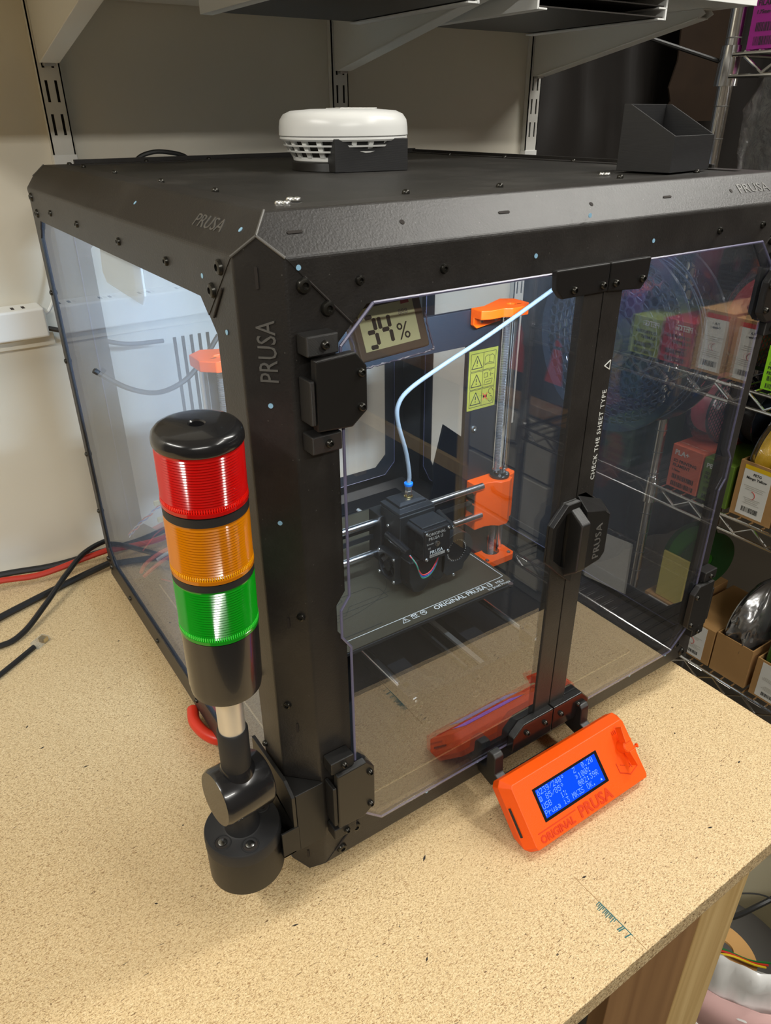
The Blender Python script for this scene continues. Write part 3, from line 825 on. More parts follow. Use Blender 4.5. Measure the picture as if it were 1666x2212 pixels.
# screws, holes, slots on the frame
def screws(pts, n, mesh=SC_M, off=0.0):
    for p in pts:
        inst(mesh, 'screw', V(p)+V(n)*off, enc, n)
screws([(x, 0, .4829) for x in (.0660, .1253, .3970, .4551)], (0, -1, 0))
screws([(.0308, .0005, .4840), (.0449, .0005, .4702), (.0498, .0, .0459), (.0360, 0, .0295), (W-.0308, .0005, .4840), (W-.0449, .0005, .4702), (W-.0498, 0, .0459), (W-.0360, 0, .0295)], (0, -1, 0), SC_L)
screws([(0, y, .4826) for y in (.1249, .2274, .3489, .4486)], (-1, 0, 0))
screws([(.0005, .0371, .4913), (.0005, .0513, .4767)], (-1, 0, 0), SC_L)
screws([(.0005, .534, .3936), (.0005, .536, .3162), (.0005, .535, .1994), (.0005, .536, .1198), (0, .4515, .0330), (0, .3488, .0333), (0, .2282, .0350)], (-1, 0, 0))
screws([(.0005, .5267, .0400), (.0005, .536, .0480), (.0005, .0373, .0287), (.0005, .0513, .0433), (.0005, D-.0371, .4913), (.0005, D-.05, .4767)], (-1, 0, 0), SC_L)
screws([(.0005, .050, .1265), (.0005, .047, .2000), (.0005, .047, .3300)], (-1, 0, 0), SC_CAP)
screws([(x, y, H-.0008) for x, y in [(.0449, .5337), (.0459, .4816), (.0444, .3702), (.0437, .2453), (.0457, .145), (.1278, .5380), (.2007, .5370), (.1373, .0562), (.2159, .0553), (.3414, .0572), (.4369, .0572), (.4730, .4338), (.4781, .3392), (.4800, .2359)]], (0, 0, 1), SC_CAP)
screws([(.0413, .0434, H), (.0448, .0407, H), (.0557, .0577, H), (.059, .0552, H), (.35, .083, H), (.354, .0805, H)], (0, 0, 1), SC_Z)
inst(SC_M, 'screw', (.0062, .0151, .190), enc, (-1, -1, 0)); inst(SC_M, 'screw', (.0170, .0045, .270), enc, (-1, -1, 0))
M['hole_blue'] = simple('lit_punched_hole', srgb(150, 196, 225), 0.5)  # pale blue discs paint in the light showing through the holes
def dots(name, pts, mat, r=0.0015):
    for p, n in pts:
        n = V(n).normalized(); MB().cyl(V(p)-n*0.0002, V(p)+n*0.00025, r, 12).build(name, mat, enc)
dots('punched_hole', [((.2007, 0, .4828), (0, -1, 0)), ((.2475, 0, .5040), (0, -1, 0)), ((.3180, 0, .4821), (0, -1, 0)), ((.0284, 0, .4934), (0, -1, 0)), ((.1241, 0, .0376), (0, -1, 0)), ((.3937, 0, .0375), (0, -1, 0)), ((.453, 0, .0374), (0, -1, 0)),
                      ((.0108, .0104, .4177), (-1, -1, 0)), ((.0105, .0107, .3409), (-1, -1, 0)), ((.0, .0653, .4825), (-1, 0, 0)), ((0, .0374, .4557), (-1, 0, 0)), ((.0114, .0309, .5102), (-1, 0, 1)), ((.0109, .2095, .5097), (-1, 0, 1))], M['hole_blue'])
def slot_on(cn, du, n, L=0.0075, w=0.0018):
    cn, du, n = V(cn), V(du).normalized(), V(n).normalized(); dv = n.cross(du)
    pts = []
    for s in (1, -1):
        for k in range(7):
            a = math.radians(-90+180*k/6)
            pts.append(cn + du*(s*(L/2) + s*w/2*math.cos(a)) + dv*(s*w/2*math.sin(a)))
    return pts
for cn, du, n, L in [((.0095, .0117, .4885), (0, 0, 1), (-1, -1, 0), .010), ((.0105, .0107, .1690), (0, 0, 1), (-1, -1, 0), .007), ((.0105, .0107, .0290), (0, 0, 1), (-1, -1, 0), .007), ((.0105, .0107, .2640), (0, 0, 1), (-1, -1, 0), .007)]:
    nn = V(n).normalized(); MB().slab([p+nn*0.0002 for p in slot_on(cn, du, n, L)], nn*0.0002).build('punched_slot', M['slot'], enc)
for x in (.1802, .3398, .0330):
    nn = V((0, -1, 1)).normalized(); cn = V((x, c/2, H-c/2))
    MB().slab([p+nn*0.0002 for p in slot_on(cn, (1, 0, 0), nn, .0075)], nn*0.0002).build('punched_slot', M['slot'], enc)
dots('punched_hole', [((x, c/2, H-c/2), (0, -1, 1)) for x in (.1022, .2593, .4182)], M['slot'], .0016)
# thin dark seams
for a, b in [((.0315, -.0002, H-.0315), (.0600, -.0002, .4600)), ((.0302, -.0002, .0302), (.0595, -.0002, .0595)), ((W-.0302, -.0002, .0302), (W-.0595, -.0002, .0595)), ((W-.0315, -.0002, H-.0315), (W-.06, -.0002, .46)), ((-.0002, .0370, .4800), (-.0002, .0540, .4610))]:
    a, b = V(a), V(b); d = (b-a).normalized()
    MB().cyl(a, b, 0.0007, 6).build('seam_gap', M['slot'], enc)
# embossed name on the bevels and the corner post
text('PRUSA', 0.0158, (.0150, .0060, .4310), (0, 0, 1), (-1, 1, 0), M['emboss'], enc, 'embossed_lettering', depth=0.00025, squash=.76)
text('PRUSA', 0.0118, (.4274, .0086-.0001, H-c+.0086), (1, 0, 0), (0, 1, 1), M['emboss'], enc, 'embossed_lettering', depth=0.0003, squash=1.22)
text('PRUSA', 0.0122, (.0080-.0001, .0940, H-c+.0080), (0, -1, 0), (1, 0, 1), M['emboss'], enc, 'embossed_lettering', depth=0.0003, squash=1.18)

# ------------------------------------------------------------------ doors
def door(side):
    m_ = (lambda p: p) if side == 0 else (lambda p: (W-p[0],)+tuple(p[1:]))
    sg = 1 if side == 0 else -1
    y0, y1 = -.0085, -.0055
    e = .0490
    ol = [(.2455, .0495), (.0712, .0495), (.0480, .0727), (.0480, .2385), (.0412, .2495), (.0412, .2720), (.0480, .2815), (.0480, .4500), (.0702, .4712), (.2455, .4712)]
    d = MB(); d.slab([m_((x, y0, z)) for x, z in ol], (0, y1-y0, 0))
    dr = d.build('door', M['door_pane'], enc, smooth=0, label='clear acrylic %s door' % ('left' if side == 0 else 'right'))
    rim = MB(); pp = [V(m_((x, (y0+y1)/2, z))) for x, z in ol]
    for a, b in zip(pp[:-1], pp[1:]):
        if abs(a.x-b.x) < 1e-6 and abs(a.x-m_((.2455, 0, 0))[0]) < 1e-6: continue
        rim.cyl(a, b, 0.0010, 6)
    rim.build('pane_rim', M['pane_edge'], dr)
    # closing strip
    s = MB()
    x0, x1 = (.2400, .2588) if side == 0 else (.2597, .2790)
    s.box((x0, -.0100, .062), (x1, -.0020, .462))
    s.build('closing_strip', M['metal'], dr, bevel=0.0006)
    # top and bottom latch plates
    if side == 0:
        pl = [(.2588, .4745), (.2075, .4745), (.2085, .4620), (.2150, .4555), (.2588, .4555)]
        pb = [(.2588, .0475), (.2095, .0475), (.2095, .0645), (.2210, .0760), (.2588, .0760)]
    else:
        pl = [(.2597, .4745), (.3015, .4745), (.3005, .4600), (.2945, .4530), (.2597, .4555)]
        pb = [(.2597, .0475), (.3080, .0475), (.3080, .0640), (.2970, .0760), (.2597, .0760)]
    for P_, nm, ya in ((pl, 'top_latch_plate', -.0135), (pb, 'bottom_latch_plate', -.0165)):
        q = MB().slab([(x, ya, z) for x, z in P_], (0, -.0100-ya+0.0015, 0)).build(nm, M['print_black_y'] if nm == 'top_latch_plate' else M['print_gloss'], dr, bevel=0.0010)
        if nm == 'top_latch_plate': zz = .4605
        else: zz = .064
        for dx in (.0060, .0340) if nm == 'top_latch_plate' else (.0100, .0330):
            xx = (.2588-dx) if side == 0 else (.2597+dx)
            inst(SC_CAP, 'screw', (xx, ya, zz), q, (0, -1, 0)); inst(SC_CAP, 'screw', (xx, ya, zz), q, (0, -1, 0)) if False else None
    # hinges
    for (za, zb2, name) in ((.4035, .4480, 'upper'), (.0720, .1310, 'lower')):
        hx = lambda x: x if side == 0 else W-x
        h = MB()
        zm0, zm1 = za, zb2
        pts = [(.0270, zm0+.002), (.0500, zm0+.0005), (.0605, zm0+.009), (.0605, zm1-.009), (.0530, zm1), (.0275, zm1-.001)]
        h.slab([(hx(x), -.0150, z) for x, z in pts], (0, .0065, 0))
        hp = h.build('hinge', M['print_black_y'], dr, bevel=0.0012)
        k = MB().box((min(hx(.0235), hx(.0268)), -.0145, zm0+.006), (max(hx(.0235), hx(.0268)), -.0010, zm1-.012)); k.build('hinge_knuckle', M['print_black'], hp, bevel=0.001)
        for z_ in (zm1+.0005, zm0-.0125):
            b = MB(); b.box((min(hx(.0240), hx(.0440)), -.0125, z_), (max(hx(.0240), hx(.0440)), -.0005, z_+.0115))
            kb = b.build('hinge_block', M['print_black'], hp, bevel=0.0010)
            inst(SC_CAP, 'screw', (hx(.0350), -.0125, z_+.0058), hp, (0, -1, 0))
        for z_ in (zm0+.012, zm1-.012):
            inst(SC_CAP, 'screw', (hx(.0560), -.0150, z_), hp, (0, -1, 0))
    return dr
dl = door(0); dr_ = door(1)
# handle, left half: hexagonal dish with a finger grip wall
def handle():
    o = [(.2588, .2940), (.2440, .2940), (.2295, .2780), (.2295, .2440), (.2430, .2300), (.2588, .2165)]
    i_ = [(.2480, .2860), (.2440, .2860), (.2345, .2755), (.2345, .2470), (.2440, .2375), (.2480, .2340)]
    h = MB()
    h.slab([(x, -.0090, z) for x, z in o], (0, -.0025, 0))
    h.slab([(x, -.0115, z) for x, z in o], (0, -.0045, 0), [[(x, -.0115, z) for x, z in reversed(i_)]])
    hb = h.build('handle', M['print_black_y'], dl, bevel=0.0008)
    g = MB()
    g.slab([(.2480, -.0140, .2900), (.2480, -.0290, .2800), (.2480, -.0290, .2370), (.2480, -.0140, .2250)], (.0105, 0, 0))
    g.build('finger_grip', M['print_black'], hb, bevel=0.0016)
    o2 = [(.2597, .2970), (.2700, .2970), (.2925, .2800), (.2970, .2760), (.2970, .2350), (.2925, .2300), (.2597, .2215)]
    h = MB(); h.slab([(x, -.0100, z) for x, z in o2], (0, .0030, 0))
    top = [(.2600, .2865), (.2830, .2810), (.2885, .2765), (.2885, .2400), (.2835, .2340), (.2600, .2300)]
    vs = [V((x, -.0100, z)) for x, z in [(.2600, .2965), (.2890, .2850), (.2935, .2790), (.2935, .2370), (.2885, .2300), (.2600, .2230)]] + [V((x, -.0225, z)) for x, z in top]
    n = 6
    h.add(vs, [tuple(range(n)), tuple(range(2*n-1, n-1, -1))] + [(k, (k+1) % n, n+(k+1) % n, n+k) for k in range(n)])
    hr = h.build('handle', M['print_black_y'], dr_, bevel=0.0009)
    text('PRUSA', 0.0105, (.2800, -.0227, .2375), (0, 0, 1), (-1, 0, 0), M['emboss'], hr, 'embossed_lettering', depth=0.0004, spacing=1.1)
handle()
text('CHECK THE SHEET TYPE', 0.0062, (.2765, -.0104, .3060), (0, 0, 1), (-1, 0, 0), M['ink_white'], dr_, 'printed_lettering', depth=0.0001, spacing=1.12)
m = MB()
tri = [(.2712, .3955), (.2712, .4015), (.2768, .3985)]
m = MB(); zc0 = .4005
for a, b in [((.2765, .3965), (.2765, .4035)), ((.2765, .4035), (.2705, .4000)), ((.2705, .4000), (.2765, .3965))]:
    m.cyl((a[0], -.0103, a[1]), (b[0], -.0103, b[1]), .0004, 6)
m.build('warning_triangle', M['ink_white'], dr_)
# LED strip
t = MB().box((.07, .032, .4935), (.45, .046, .4955)).build('led_strip', M['white_metal'], enc)
# =================================================================== SIGNAL TOWER
def tower():
    B0 = V((-.0370, .0210, .065)); B1 = V((-.0365, .0020, .425)); ax = (B1-B0).normalized()
    def at(z): return B0 + ax*((z-B0.z)/ax.z)
    T = thing('signal_tower', (-.037, .021, .043), 'red, amber and green signal tower on a black swivel foot', 'warning light')
    A = at(.0)
    def lat(name, prof, mat, parent=T, n=64, **kw):
        return MB().lathe([(r, z/ax.z) for r, z in prof], A, ax, n).build(name, mat, parent, **kw)
    lat('cap', [(.0000, .4160), (.0038, .4160), (.0040, .4200), (.0048, .4207), (.0195, .4200), (.0224, .4190), (.0241, .4170), (.0247, .4145), (.0247, .4118), (.0240, .4108), (.0, .4108)], M['black_gloss'])
    R = .0234
    def module(z0, z1, mat, nm, core):
        prof = [(R, z0), (R+.0010, z0+.0006), (R+.0010, z0+.0028), (R, z0+.0034)]
        n = 19; zz = z0+.0034; st = (z1-.0016-zz)/n
        for k in range(n):
            prof += [(R, zz+k*st), (R+.00065, zz+k*st+st*.5)]
        prof += [(R, z1-.0016), (R, z1)]
        o = lat('lens_module', [(0, z0)] + prof + [(0, z1)], mat, n=96, label=nm)
        # fine vertical prisms round the lower edge, their glow put into the colour
        m = MB(); c0 = at(z0+.0044)
        a = ax.orthogonal().normalized(); b = ax.cross(a)
        for k in range(110):
            t_ = 2*PI*k/110; d = a*math.cos(t_)+b*math.sin(t_)
            q = c0 + d*(R+.0002)
            s_ = ax.cross(d)
            m.obox(q-s_*.00035-ax*.0012, s_*.0007, ax*.0024, d*.0006)
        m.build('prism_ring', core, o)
        return o
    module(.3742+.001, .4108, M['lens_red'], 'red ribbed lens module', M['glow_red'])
    lat('joint_ring', [(0, .3695), (.0240, .3695), (.0240, .3748), (0, .3748)], M['black_matte'])
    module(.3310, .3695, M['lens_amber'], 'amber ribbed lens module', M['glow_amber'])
    lat('joint_ring', [(0, .3262), (.0240, .3262), (.0240, .3308), (0, .3308)], M['black_matte'])
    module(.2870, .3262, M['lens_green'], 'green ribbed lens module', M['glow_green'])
    lat('housing', [(0, .2330), (.0200, .2330), (.0228, .2360), (.0236, .2420), (.0238, .2866), (0, .2866)], M['black_gloss'])
    lat('pole', [(0, .1870), (.0092, .1870), (.0092, .2340), (0, .2340)], M['alu'], n=32)
    lat('collar', [(0, .1560), (.0104, .1560), (.0108, .1590), (.0108, .1915), (.0098, .1932), (.0, .1932)], M['black_matte'], n=40)
    # swivel: short fat horizontal cylinder with two flat cheeks
    cc = at(.1320); hv = V((-0.99, -0.10, 0.06)).normalized()
    sw = MB(); r = .0215
    sw.lathe([(0, -.0195), (r*.93, -.0195), (r, -.0170), (r, .0170), (r*.93, .0195), (0, .0195)], cc, hv, 56)
    swo = sw.build('swivel_joint', M['black_gloss'], T)
    lat('swivel_neck', [(0, .1440), (.0135, .1440), (.0128, .1525), (.0100, .1575), (0, .1575)], M['black_gloss'], n=40)
    # base
    def bz(z): return (z-.0)/1.0
    Bc = V((-.0365, .0235, 0))
    def lb(name, prof, mat, **kw): return MB().lathe(prof, Bc, (0, 0, 1), 64).build(name, mat, T, **kw)
    lb('foot', [(0, .0410), (.0285, .0410), (.0290, .0418), (.0290, .0735), (0, .0735)], M['print_black'], label='printed black foot shell')
    lb('foot_plate', [(0, .0736), (.0293, .0736), (.0293, .0835), (.0284, .0850), (.0150, .0855), (.0135, .0862), (.0125, .0960), (.0122, .1160), (0, .1160)], M['black_matte'])
    for a in (200, 262, 20, 80):
        q = Bc + V((.0205*math.cos(math.radians(a)), .0205*math.sin(math.radians(a)), .0852))
        w = MB().lathe([(.0056, 0), (.0058, .0006), (.0066, .0006), (.0069, 0)], q, (0, 0, 1), 20).build('screw_recess', M['black_matte'], T)
        MB().cyl(q-V((0, 0, .0005)), q+V((0, 0, .0001)), .0057, 20).build('recess_floor', M['slot'], w)
        s = MB(); s.lathe([(.0034, 0), (.0033, .0010), (.0017, .0018), (0, .0019)], q, (0, 0, 1), 16)
        s.build('screw', M['steel_dark'], w)
M['alu'] = simple('satin_aluminium_tube', (0.72, 0.68, 0.60, 1), 0.30, metal=0.6)
M['steel_dark'] = simple('dark_steel_screw', (0.25, 0.25, 0.24, 1), 0.25, metal=1.0)
tower()
def tower_bracket():
    t = thing('tower_bracket', (0.0, 0.01, .057), 'black printed bracket clamping the signal tower foot to the enclosure corner', 'bracket')
    m = MB()
    # wedge filling the cut corner
    m.slab([(-.0025, -.0025, .0575), (.0218, -.0025, .0575), (.0208, -.0008, .0575), (-.0008, .0208, .0575), (-.0025, .0210, .0575)], (0, 0, .0010))
    m.slab([(-.0025, -.0025, .1165), (.0218, -.0025, .1165), (.0208, -.0008, .1165), (-.0008, .0208, .1165), (-.0025, .0210, .1165)], (0, 0, .0012))
    m.box((-.0020, -.0027, .0575), (.0215, -.0010, .1175))
    m.build('front_plate', M['print_black'], t, bevel=0.0004)
    m = MB(); m.slab([(-.0052, -.0022, .0855), (-.0052, .0660, .1000), (-.0052, .0660, .1235), (-.0052, .0100, .1235), (-.0052, -.0022, .1165)], (.0030, 0, 0))
    m.slab([(-.0052, -.0022, .0575), (-.0052, .0660, .0575), (-.0052, .0660, .1100), (-.0052, -.0022, .0865)], (.0030, 0, 0))
    m.build('side_plate', M['print_black_y'], t, bevel=0.0004)
    m = MB(); m.box((-.0160, -.0027, .0580), (-.0010, -.0010, .0845)); m.box((-.0160, -.0027, .0580), (-.0052, .0500, .0600))
    m.build('arm', M['print_black'], t, bevel=0.0004)
tower_bracket()

# scissors handle behind the pole, lying on the desk
def handles():
    t = thing('hand_tool', (-.003, .21, .010), 'curved red tool handle resting on the enclosure edge behind the signal tower pole', 'tool')
    M['red_plastic'] = simple('red_plastic', srgb(214, 52, 30), 0.35)
    m = MB(); m.tube(spline([(-.003, .238, .0165), (-.008, .220, .0168), (-.006, .200, .0168), (.0, .186, .0168), (.006, .182, .0168)]), .0062, 12)
    m.build('handle', M['red_plastic'], t)
handles()

# =================================================================== SMOKE ALARM + HOLDER
def alarm():
    cx, cy = .2370, .2950; o = (cx, cy, 0)
    t = thing('smoke_alarm', (cx, cy, .5263), 'white round smoke alarm in a black holder on the enclosure roof', 'smoke alarm')
    def l(name, prof, mat, n=72, parent=t, **kw): return MB().lathe(prof, o, (0, 0, 1), n).build(name, mat, parent, **kw)
    l('cover', [(0, .5688), (.0300, .5686), (.0480, .5672), (.0545, .5645), (.0578, .5600), (.0587, .5545), (.0590, .5478), (.0584, .5472), (0, .5472)], M['white'])
    l('rim', [(0, .5468), (.0584, .5468), (.0586, .5450), (.0574, .5436), (0, .5436)], M['white'])
    # louvred lower body: rings + posts with dark core
    l('core', [(0, .5300), (.0455, .5300), (.0520, .5436), (0, .5436)], M['slot'])
    for z, r in ((.5392, .0552), (.5345, .0525)):
        l('louvre', [(r-.006, z), (r, z), (r+.0005, z+.0014), (r-.006, z+.0014)], M['white'])
    m = MB()
    for k in range(22):
        a = 2*PI*k/22+0.05; d = V((math.cos(a), math.sin(a), 0)); s = V((-d.y, d.x, 0))
        p0 = V((cx, cy, .5300))+d*.0478; p1 = V((cx, cy, .5440))+d*.0562
        m.add([p0-s*.0022, p0+s*.0022, p1+s*.0022, p1-s*.0022, p0-s*.0022-d*.004, p0+s*.0022-d*.004, p1+s*.0022-d*.004, p1-s*.0022-d*.004],
              [(0,1,2,3), (7,6,5,4), (0,4,5,1), (1,5,6,2), (2,6,7,3), (3,7,4,0)])
    m.build('post_ring', M['white'], t)
    l('base', [(0, .5264), (.0455, .5264), (.0470, .5275), (.0475, .5302), (.0440, .5315), (0, .5315)], M['white'])
    m = MB(); m.box((cx-.006, cy-.0485, .5262), (cx+.004, cy-.044, .5330)); m.build('release_tab', M['white'], t, bevel=0.0005)
    m = MB()
    m.slab([(cx-.016, cy-.022, .5686), (cx+.020, cy-.026, .5686), (cx+.024, cy+.006, .5686), (cx-.012, cy+.010, .5686)], (0, 0, .0008))
    m.build('test_button', M['white'], t, bevel=0.0004)
    m = MB()
    for k in range(5): m.cyl((cx-.012+k*.006, cy-.010, .5690), (cx-.012+k*.006, cy-.010, .5697), .0015, 10)
    m.build('sounder_holes', M['ink_grey'], t)
    h = thing('alarm_holder', (cx, cy, H), 'black printed holder under the smoke alarm with a tall front box', 'holder')
    MB().lathe([(0, H-.0006), (.0490, H-.0006), (.0490, .5262), (.0, .5262)], o, (0, 0, 1), 48).build('ring', M['print_black'], h, bevel=0.0003)
    e = V((.990, -.145, 0)); nn = V((.145, .990, 0)); p = V((.1990, .2475, H-.0006))
    MB().obox(p, e*.0705, nn*.0170, V((0, 0, .0262))).build('front_box', M['print_grey'], h, bevel=0.0006)
alarm()

# =================================================================== OPEN BOX ON THE ROOF
def penbox():
    th = .1574; e = V((math.cos(th), math.sin(th), 0)); n = V((-e.y, e.x, 0)); F = V((.3985, .0555, 0)); a, b = .0677, .0487
    z0 = H+.0006; w = .0016
    t = thing('open_box', F+e*a/2+n*b/2+V((0, 0, H)), 'empty black open box with a sloping rim on the enclosure roof at the right', 'box')
    def P(i, j, z): return F+e*i+n*j+V((0, 0, z))
    zf, zb = .5474, .5702
    side = [(0, z0), (b, z0), (b, zb), (b-.006, zb), (0, zf)]
    for nm, i in (('side_wall', 0), ('side_wall', a-w)):
        MB().slab([P(i, j, z) for j, z in side], e*w).build(nm, M['print_grey'], t, bevel=0.0003)
    MB().slab([P(w, 0, z0), P(a-w, 0, z0), P(a-w, 0, zf), P(w, 0, zf)], n*w).build('front_wall', M['print_grey'], t, bevel=0.0003)
    MB().slab([P(w, b-w, z0), P(a-w, b-w, z0), P(a-w, b-w, zb), P(w, b-w, zb)], n*w).build('back_wall', M['print_grey'], t, bevel=0.0003)
    MB().slab([P(w, w, z0), P(a-w, w, z0), P(a-w, b-w, z0), P(w, b-w, z0)], V((0, 0, .0015))).build('base', M['print_grey'], t)
penbox()
MB().tube(spline([(.122, .575, .500), (.128, .572, .520), (.145, .568, .5275), (.165, .566, .527), (.185, .566, .521), (.195, .568, .505)]), .0026, 8).build('roof_cable', M['rubber'], label='black cable arching over the back edge of the enclosure roof', cat='cable')

# =================================================================== CONTROL BOX (LCD)
def lcd():
    O = V((.1793, -.0857, .0102)); X = V((1, 0, 0)); U = V((0, .6840, .7295)); Nn = V((0, -.7295, .6840))
    def P(x, u, n=0.0): return O+X*x+U*u+Nn*n
    t = thing('control_box', (.25, -.06, 0), 'orange tilted control box with a blue screen and knob in front of the doors', 'control panel')
    f = [(0, 0), (.1434, 0), (.1434, .0575), (0, .0575)]
    k_ = .004
    mid = [(-.0060, .0035), (-.001, -.0010), (.1444, -.0010), (.1494, .0035), (.1494, .0590), (.1450, .0640), (-.0015, .0640), (-.0060, .0590)]
    fr8 = [(0, .0030), (.0015, 0), (.1419, 0), (.1434, .0030), (.1434, .0545), (.1419, .0575), (.0015, .0575), (0, .0545)]
    bk = [(-.0050, .0130), (-.001, .0090), (.1444, .0090), (.1484, .0130), (.1484, .0590), (.1450, .0630), (-.0015, .0630), (-.0050, .0590)]
    m = MB()
    vs = [P(x, u, 0) for x, u in fr8] + [P(x, u, -.0110) for x, u in mid] + [P(x, u, -.0215) for x, u in bk]
    n = 8
    fs = [tuple(range(n)), tuple(range(3*n-1, 2*n-1, -1))]
    for q in (0, n):
        fs += [(q+i, q+(i+1) % n, q+n+(i+1) % n, q+n+i) for i in range(n)]
    # screen window cut as inset frame on top (bezel sits on face)
    m.add(vs, fs)
    body = m.build('shell', M['orange'], t, bevel=0.0007, seg=2)
    bz = [(.0184, .0163), (.0994, .0163), (.0994, .0457), (.0184, .0457)]
    MB().slab([P(x, u, -.0004) for x, u in bz], Nn*.0006).build('bezel', M['black_gloss'], t)
    sc = [(.0210, .0188), (.0958, .0188), (.0958, .0436), (.0210, .0436)]
    s = MB().slab([P(x, u, .0002) for x, u in sc], Nn*.0002).build('screen', M['lcd_screen'], t)
    FONT = {'0': '0E11131519110E', '1': '040C040404040E', '2': '0E11010204081F', '3': '1F02040201110E', '4': '02060A121F0202', '5': '1F101E0101110E', '8': '0E11110E11110E', '9': '0E11110F01020C',
            '/': '00010204081000', 'd': '0609090600000000'[:14], 'Z': '1F01020408101F', '.': '00000000000C0C', '%': '18190204081303', 'U': '1111111111110E', 'S': '0F10100E01011E', 'B': '1E11111E11111E',
            ':': '000C0C000C0C00', 'R': '1E11111E141211', 'P': '1E11111E101010', 'r': '00001619101010', 'u': '0000111111130D', 's': '00000E100E011E', 'a': '00000E010F110F', 'i': '04000C0404040E',
            'M': '111B1515111111', 'K': '11121418141211', 'O': '0E11111111110E', 't': '040A0A0A11110E', 'b': '1F111515151F00', 'f': '00140A050A1400', 'c': '0E15151711110E'}
    cw, chh = .0745/20, .0243/4
    def row(txt, r_):
        q = MB(); dx = cw/6.2; dy = chh/8.6
        for ci, ch in enumerate(txt):
            if ch not in FONT: continue
            bits = FONT[ch]
            for ry in range(7):
                v_ = int(bits[2*ry:2*ry+2], 16)
                for rx in range(5):
                    if v_ & (16 >> rx):
                        x_ = .0216+ci*cw+rx*dx; u_ = .0432-r_*chh-ry*dy
                        q.add([P(x_, u_, .0005), P(x_+dx*.72, u_, .0005), P(x_+dx*.72, u_-dy*.72, .0005), P(x_, u_-dy*.72, .0005)], [(0, 1, 2, 3)])
        q.build('screen_text', M['lcd_text'], s, smooth=0)
    row('t239/240d   Z  0.20', 0); row('b 85/85d    f100%', 1); row('USB   1%    c02:39R', 2); row('Prusa i3 MK3S OK.', 3)
    m = MB(); m.slab([P(.0905, .0205, .0005), P(.0918, .0225, .0005), P(.0931, .0205, .0005)], Nn*.00002); m.build('screen_text', M['lcd_text'], s)
    text('ORIGINAL', .0090, P(.0068, .0028, .0001), X, U, M['orange_dark'], t, 'embossed_lettering', depth=0.0004, spacing=0.98, bold=.0003)
    text('PRUSA', .0142, P(.0545, .0028, .0001), X, U, M['orange_dark'], t, 'embossed_lettering', depth=0.0004, spacing=1.0, bold=.0004)
    m = MB(); m.slab([P(.0067, .0112, -.0002), P(.0520, .0112, -.0002), P(.0520, .0120, -.0002), P(.0067, .0120, -.0002)], Nn*.0006); m.build('embossed_line', M['orange_dark'], t)
    # hexagonal logo outline under the knob
    m = MB(); hx = [(.1147, .0255), (.1150, .0165), (.1258, .0105), (.1370, .0140), (.1370, .0205), (.1310, .0265)]
    for a, b in zip(hx[:-1], hx[1:]): m.cyl(P(*a, .0001), P(*b, .0001), .0005, 6)
    for a, b in [((.1185, .0225), (.1235, .0200)), ((.1275, .0165), (.1325, .0180)), ((.1290, .0200), (.1310, .0150))]: m.cyl(P(*a, .0001), P(*b, .0001), .0004, 6)
    m.build('logo_outline', M['orange_dark'], t)
    m = MB()
    for k in range(6): m.slab([P(.1245+k*.0022, .0485, -.0002), P(.1254+k*.0022, .0485, -.0002), P(.1254+k*.0022, .0520, -.0002), P(.1245+k*.0022, .0520, -.0002)], Nn*.0005)
    m.build('scale_ticks', M['orange_dark'], t)
    # knob: notched ring with two blades
    kc = (.1290, .0360)
    m = MB(); m.lathe([(0, 0), (.0062, 0), (.0062, .0100), (.0052, .0112), (0, .0112)], P(*kc), Nn, 28)
    kb = m.build('knob', M['orange'], t, bevel=0.0003)
    def KP(du, dx, n): return P(kc[0]+dx, kc[1]+du, n)
    m = MB()
    for sg in (1, -1):
        q = [(sg*.004, -.0035), (sg*.0185, -.0012), (sg*.0185, .0012), (sg*.004, .0050)]
        m.slab([KP(du, dx, .0040) for du, dx in q], Nn*.0085)
    m.build('knob_blade', M['orange'], kb, bevel=0.0006)
    m = MB(); m.obox(P(.1485, .0255, -.0100), X*.0062, U*.0016, Nn*.0018); m.obox(P(.1535, .0245, -.0105), X*.0016, U*.0036, Nn*.0028)
    m.build('reset_pin', M['orange'], t)
    m = MB(); m.slab([P(-.0045, .0140, -.0070), P(-.0045, .0400, -.0070), P(-.0057, .0400, -.0085), P(-.0057, .0140, -.0085)], V((-.0003, 0, 0)) )
    m.build('card_slot', M['slot'], t)
    # two black printed arms hooking the box to the enclosure
    for x0 in (.0030, .1130):
        m = MB()
        xx = O.x+x0
        m.slab([(xx, -.0010, .0300), (xx, -.0010, .0400), (xx, -.0115, .0440), (xx, -.0115, .0610), (xx, -.0135, .0640), (xx, -.0195, .0640), (xx, -.0225, .0610), (xx, -.0235, .0430), (xx, -.0300, .0400), (xx, -.0200, .0260)], (.0105, 0, 0))
        m.build('mounting_arm', M['print_black'], t, bevel=0.0012)
    MB().box((O.x+.03, -.0500, .0005), (O.x+.105, -.0015, .0030)).build('rear_tray', M['print_black_y'], t, bevel=0.0005)
lcd()

